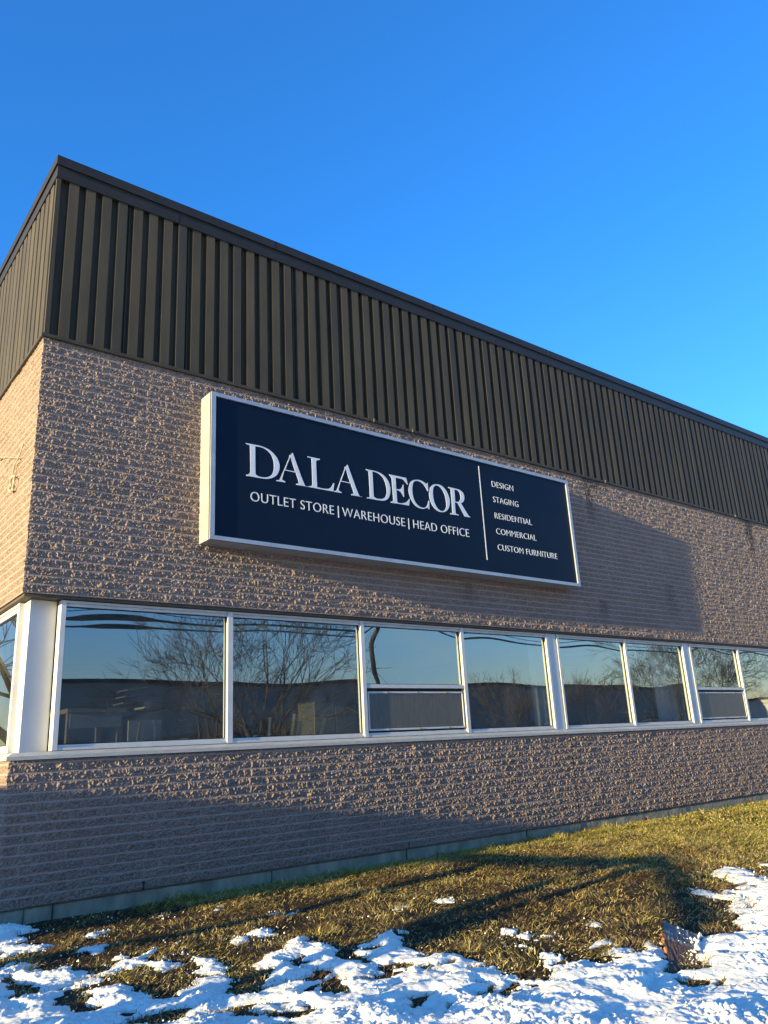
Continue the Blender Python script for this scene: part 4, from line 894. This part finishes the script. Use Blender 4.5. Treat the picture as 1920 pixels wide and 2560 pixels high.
bare_tree('bare_tree', 'broad bare multi stemmed tree reflected in the second window', (14.8, -20.5), 8.0, 5, 4, 0.50, 0.16, 5, group=TG)
bare_tree('bare_tree', 'bare tree reflected at the right edge of the first window', (12.6, -21.5), 6.6, 9, 3, 0.32, 0.10, 5, group=TG)
bare_tree('bare_tree', 'low bare thicket reflected between the first and second windows', (13.2, -18.5), 3.2, 15, 5, 0.9, 0.05, 4, group=TG)
bare_tree('bare_tree', 'small bare tree reflected in the first window after the first pier', (48.5, -30), 5.6, 21, 3, 0.5, 0.09, 5, group=TG)
bare_tree('bare_tree', 'large bare tree reflected in the window left of the second pier', (57.5, -30), 8.2, 27, 3, 0.5, 0.17, 6, group=TG)
bare_tree('bare_tree', 'dark bare tree reflected in the window with the second vent', (67.0, -31), 8.2, 33, 3, 0.45, 0.17, 6, group=TG)
bare_tree('bare_tree', 'small bare tree reflected in the fourth window beside the curtain', (40.5, -31), 5.6, 39, 3, 0.45, 0.08, 5, group=TG)
bare_tree('bare_tree', 'thick trunked leaning bare tree reflected in the side wall window', (-5.2, 15.5), 9.0, 44, 2, 0.5, 0.26, 6, lean=(0.25, 0), group=TG)
def pole(x, y, h, lab):
    e = empty('utility_pole', (x, y, GZ), lab, 'utility pole', 'utility poles along the street')
    MB().tube([(x, y, -0.6), (x+0.05, y, h*0.5), (x+0.02, y, h)], [0.12, 0.11, 0.09], 10).build('pole', M['bark'], e, smooth=True)
    MB().box(x-0.06, x+0.06, y-1.1, y+1.1, h-0.75, h-0.62).build('crossarm', M['bark'], e)
pole(21.9, -22.0, 9.0, 'grey wooden utility pole reflected in the window above the vent'); pole(-21, -22.0, 9.0, 'wooden utility pole to the left of the lawn, beyond the frame'); pole(64, -22.0, 9.0, 'wooden utility pole far down the street')
def span(x0, x1, y, z, sag, r_, lab, sleeve=None):
    pts = []; rr = []
    for k in range(61):
        t = k/60; x_ = x0+(x1-x0)*t; pts.append((x_, y, z-sag*4*t*(1-t))); rr.append(r_ if not sleeve or not (sleeve[0] < x_ < sleeve[1]) else r_*2.3)
    o = MB().tube(pts, rr, 6).build('overhead_cable', M['cable'], smooth=True); tag(o, lab, 'cable', 'overhead cables along the street'); return o
span(-21, 21.9, -22.0, 6.98, 0.30, 0.050, 'thick overhead cable with a fat splice sleeve, reflected in the first window', (7.2, 10.2)); span(21.9, 64, -22.0, 7.0, 0.35, 0.050, 'thick overhead cable on the right of the reflected pole')
span(-21, 21.9, -22.0, 6.72, 0.34, 0.036, 'lower overhead cable hanging under the cable with the splice sleeve', (7.6, 9.8)); span(-21, 21.9, -22.0, 7.22, 0.25, 0.018, 'thin topmost overhead cable reflected in the first window'); span(21.9, 64, -22.0, 7.3, 0.4, 0.018, 'thin overhead cable on the right of the reflected pole')

# ------------------------------------------------------------------ left of the frame: unseen objects added to throw the long shadows
ct = empty('shadow_container', (-11.0, 5.0, GZ), 'unseen blue corrugated container added left of the building to cast the low wall shadow, out of frame', 'container')
cx0, cx1, cy0, cy1, cz1 = -12.2, -9.8, -1.42, 10.78, 2.56  # added caster: its outline is fitted to the shadow low on the wall
def corr(axis, a0, a1, b, out):
    V = []; n = 0
    a = a0
    while a < a1-0.01:
        for q_, d in ((0, 0), (0.07, 0), (0.10, -0.035), (0.17, -0.035), (0.20, 0)):
            if a+q_ <= a1: V.append((a+q_, b+out*d))
        a += 0.28
    V.append((a1, b)); v3 = []
    for z in (0.08, cz1-0.1):
        for p, d in V: v3.append((p, d, z) if axis == 'x' else (d, p, z))
    return v3, len(V)
allv = []; allq = []
for axis, a0, a1, b_, o_ in (('x', cx0+.1, cx1-.1, cy0+0.04, -1), ('x', cx0+.1, cx1-.1, cy1-0.04, 1), ('y', cy0+.1, cy1-.1, cx0+0.04, -1), ('y', cy0+.1, cy1-.1, cx1-0.04, 1)):
    v3, n = corr(axis, a0, a1, b_, o_); k0 = len(allv); allv += v3; allq += [(k0+i, k0+i+1, k0+n+i+1, k0+n+i) for i in range(n-1)]
np_mesh('corrugated_wall', allv, allq, M['container'], ct)
m = MB()
for x in (cx0, cx1-0.12):
    for y in (cy0, cy1-0.12): m.box(x, x+0.12, y, y+0.12, GZ-0.02, cz1)
for x in (cx0, cx1-0.12): m.box(x+0.002, x+0.118, cy0+0.12, cy1-0.12, cz1-0.12, cz1-0.002); m.box(x+0.002, x+0.118, cy0+0.12, cy1-0.12, GZ-0.02, 0.10)
for y in (cy0, cy1-0.12): m.box(cx0+0.12, cx1-0.12, y+0.002, y+0.118, cz1-0.12, cz1-0.002); m.box(cx0+0.12, cx1-0.12, y+0.002, y+0.118, GZ-0.02, 0.10)
m.build('corner_frame', M['container'], ct); MB().box(cx0+0.1, cx1-0.1, cy0+0.1, cy1-0.1, cz1-0.10, cz1-0.05).build('roof', M['container'], ct)
# added unseen stems, shaped back along the sun so their shadows band the lawn
sunh = SUN[:2]/np.linalg.norm(SUN[:2]); tanE = -SUN[2]/np.linalg.norm(SUN[:2])
def lift(g_, x):                               # point above x whose shadow falls on lawn point g_
    tt = (g_[0]-x)/sunh[0]; return np.array([x, g_[1]-sunh[1]*tt, GZ + tt*tanE])
sp = empty('shadow_stems', (-3.2, -2.9, GZ), 'unseen bare leaning stems added left of the lawn to cast the shadow bands, out of frame', 'tree')
A_ = [(-0.2, -1.53), (0.5, -1.66), (1.3, -1.68), (2.2, -1.64), (3.2, -1.50), (4.1, -1.31), (5.3, -1.1)]
C1 = [(2.2, -3.25), (2.8, -3.05), (3.5, -2.80), (4.3, -2.64), (5.2, -2.54), (6.1, -2.50)]
C2 = [(1.9, -3.55), (2.45, -3.42), (3.1, -3.22), (3.84, -3.11), (4.7, -3.0), (5.5, -2.92), (6.2, -2.75)]
Bb = [(6.5, -2.62), (6.1, -2.35), (5.85, -1.75), (5.7, -1.2), (5.6, -0.65), (5.5, -0.2)]
def stem(path, x0, x1, ra, rb, mb, base=None):
    pts = [lift(g_, x0+(x1-x0)*k/(len(path)-1)) for k, g_ in enumerate(path)]
    if base is not None: pts = [np.array(base)] + pts
    mb.tube(pts, [ra+(rb-ra)*k/(len(pts)-1) for k in range(len(pts))], 7)
m = MB()
stem(C2, -3.2, -3.5, 0.095, 0.075, m, (-3.2, -3.75, GZ-0.1)); stem(C1, -3.3, -3.4, 0.085, 0.075, m, (-3.2, -3.70, GZ-0.05)); stem(A_, -3.0, -3.2, 0.105, 0.08, m, (-3.0, -1.9, GZ-0.1))
m.build('trunk', M['bark'], sp, smooth=True)
m = MB(); stem(Bb, -3.4, -3.3, 0.075, 0.075, m); m.build('limb', M['bark'], sp, smooth=True); m = MB(); stem([(6.5, -2.62), (6.2, -3.0), (5.63, -3.48), (4.9, -4.0), (4.31, -4.45), (3.8, -4.85)], -3.4, -3.5, 0.055, 0.05, m); m.build('limb', M['bark'], sp, smooth=True)
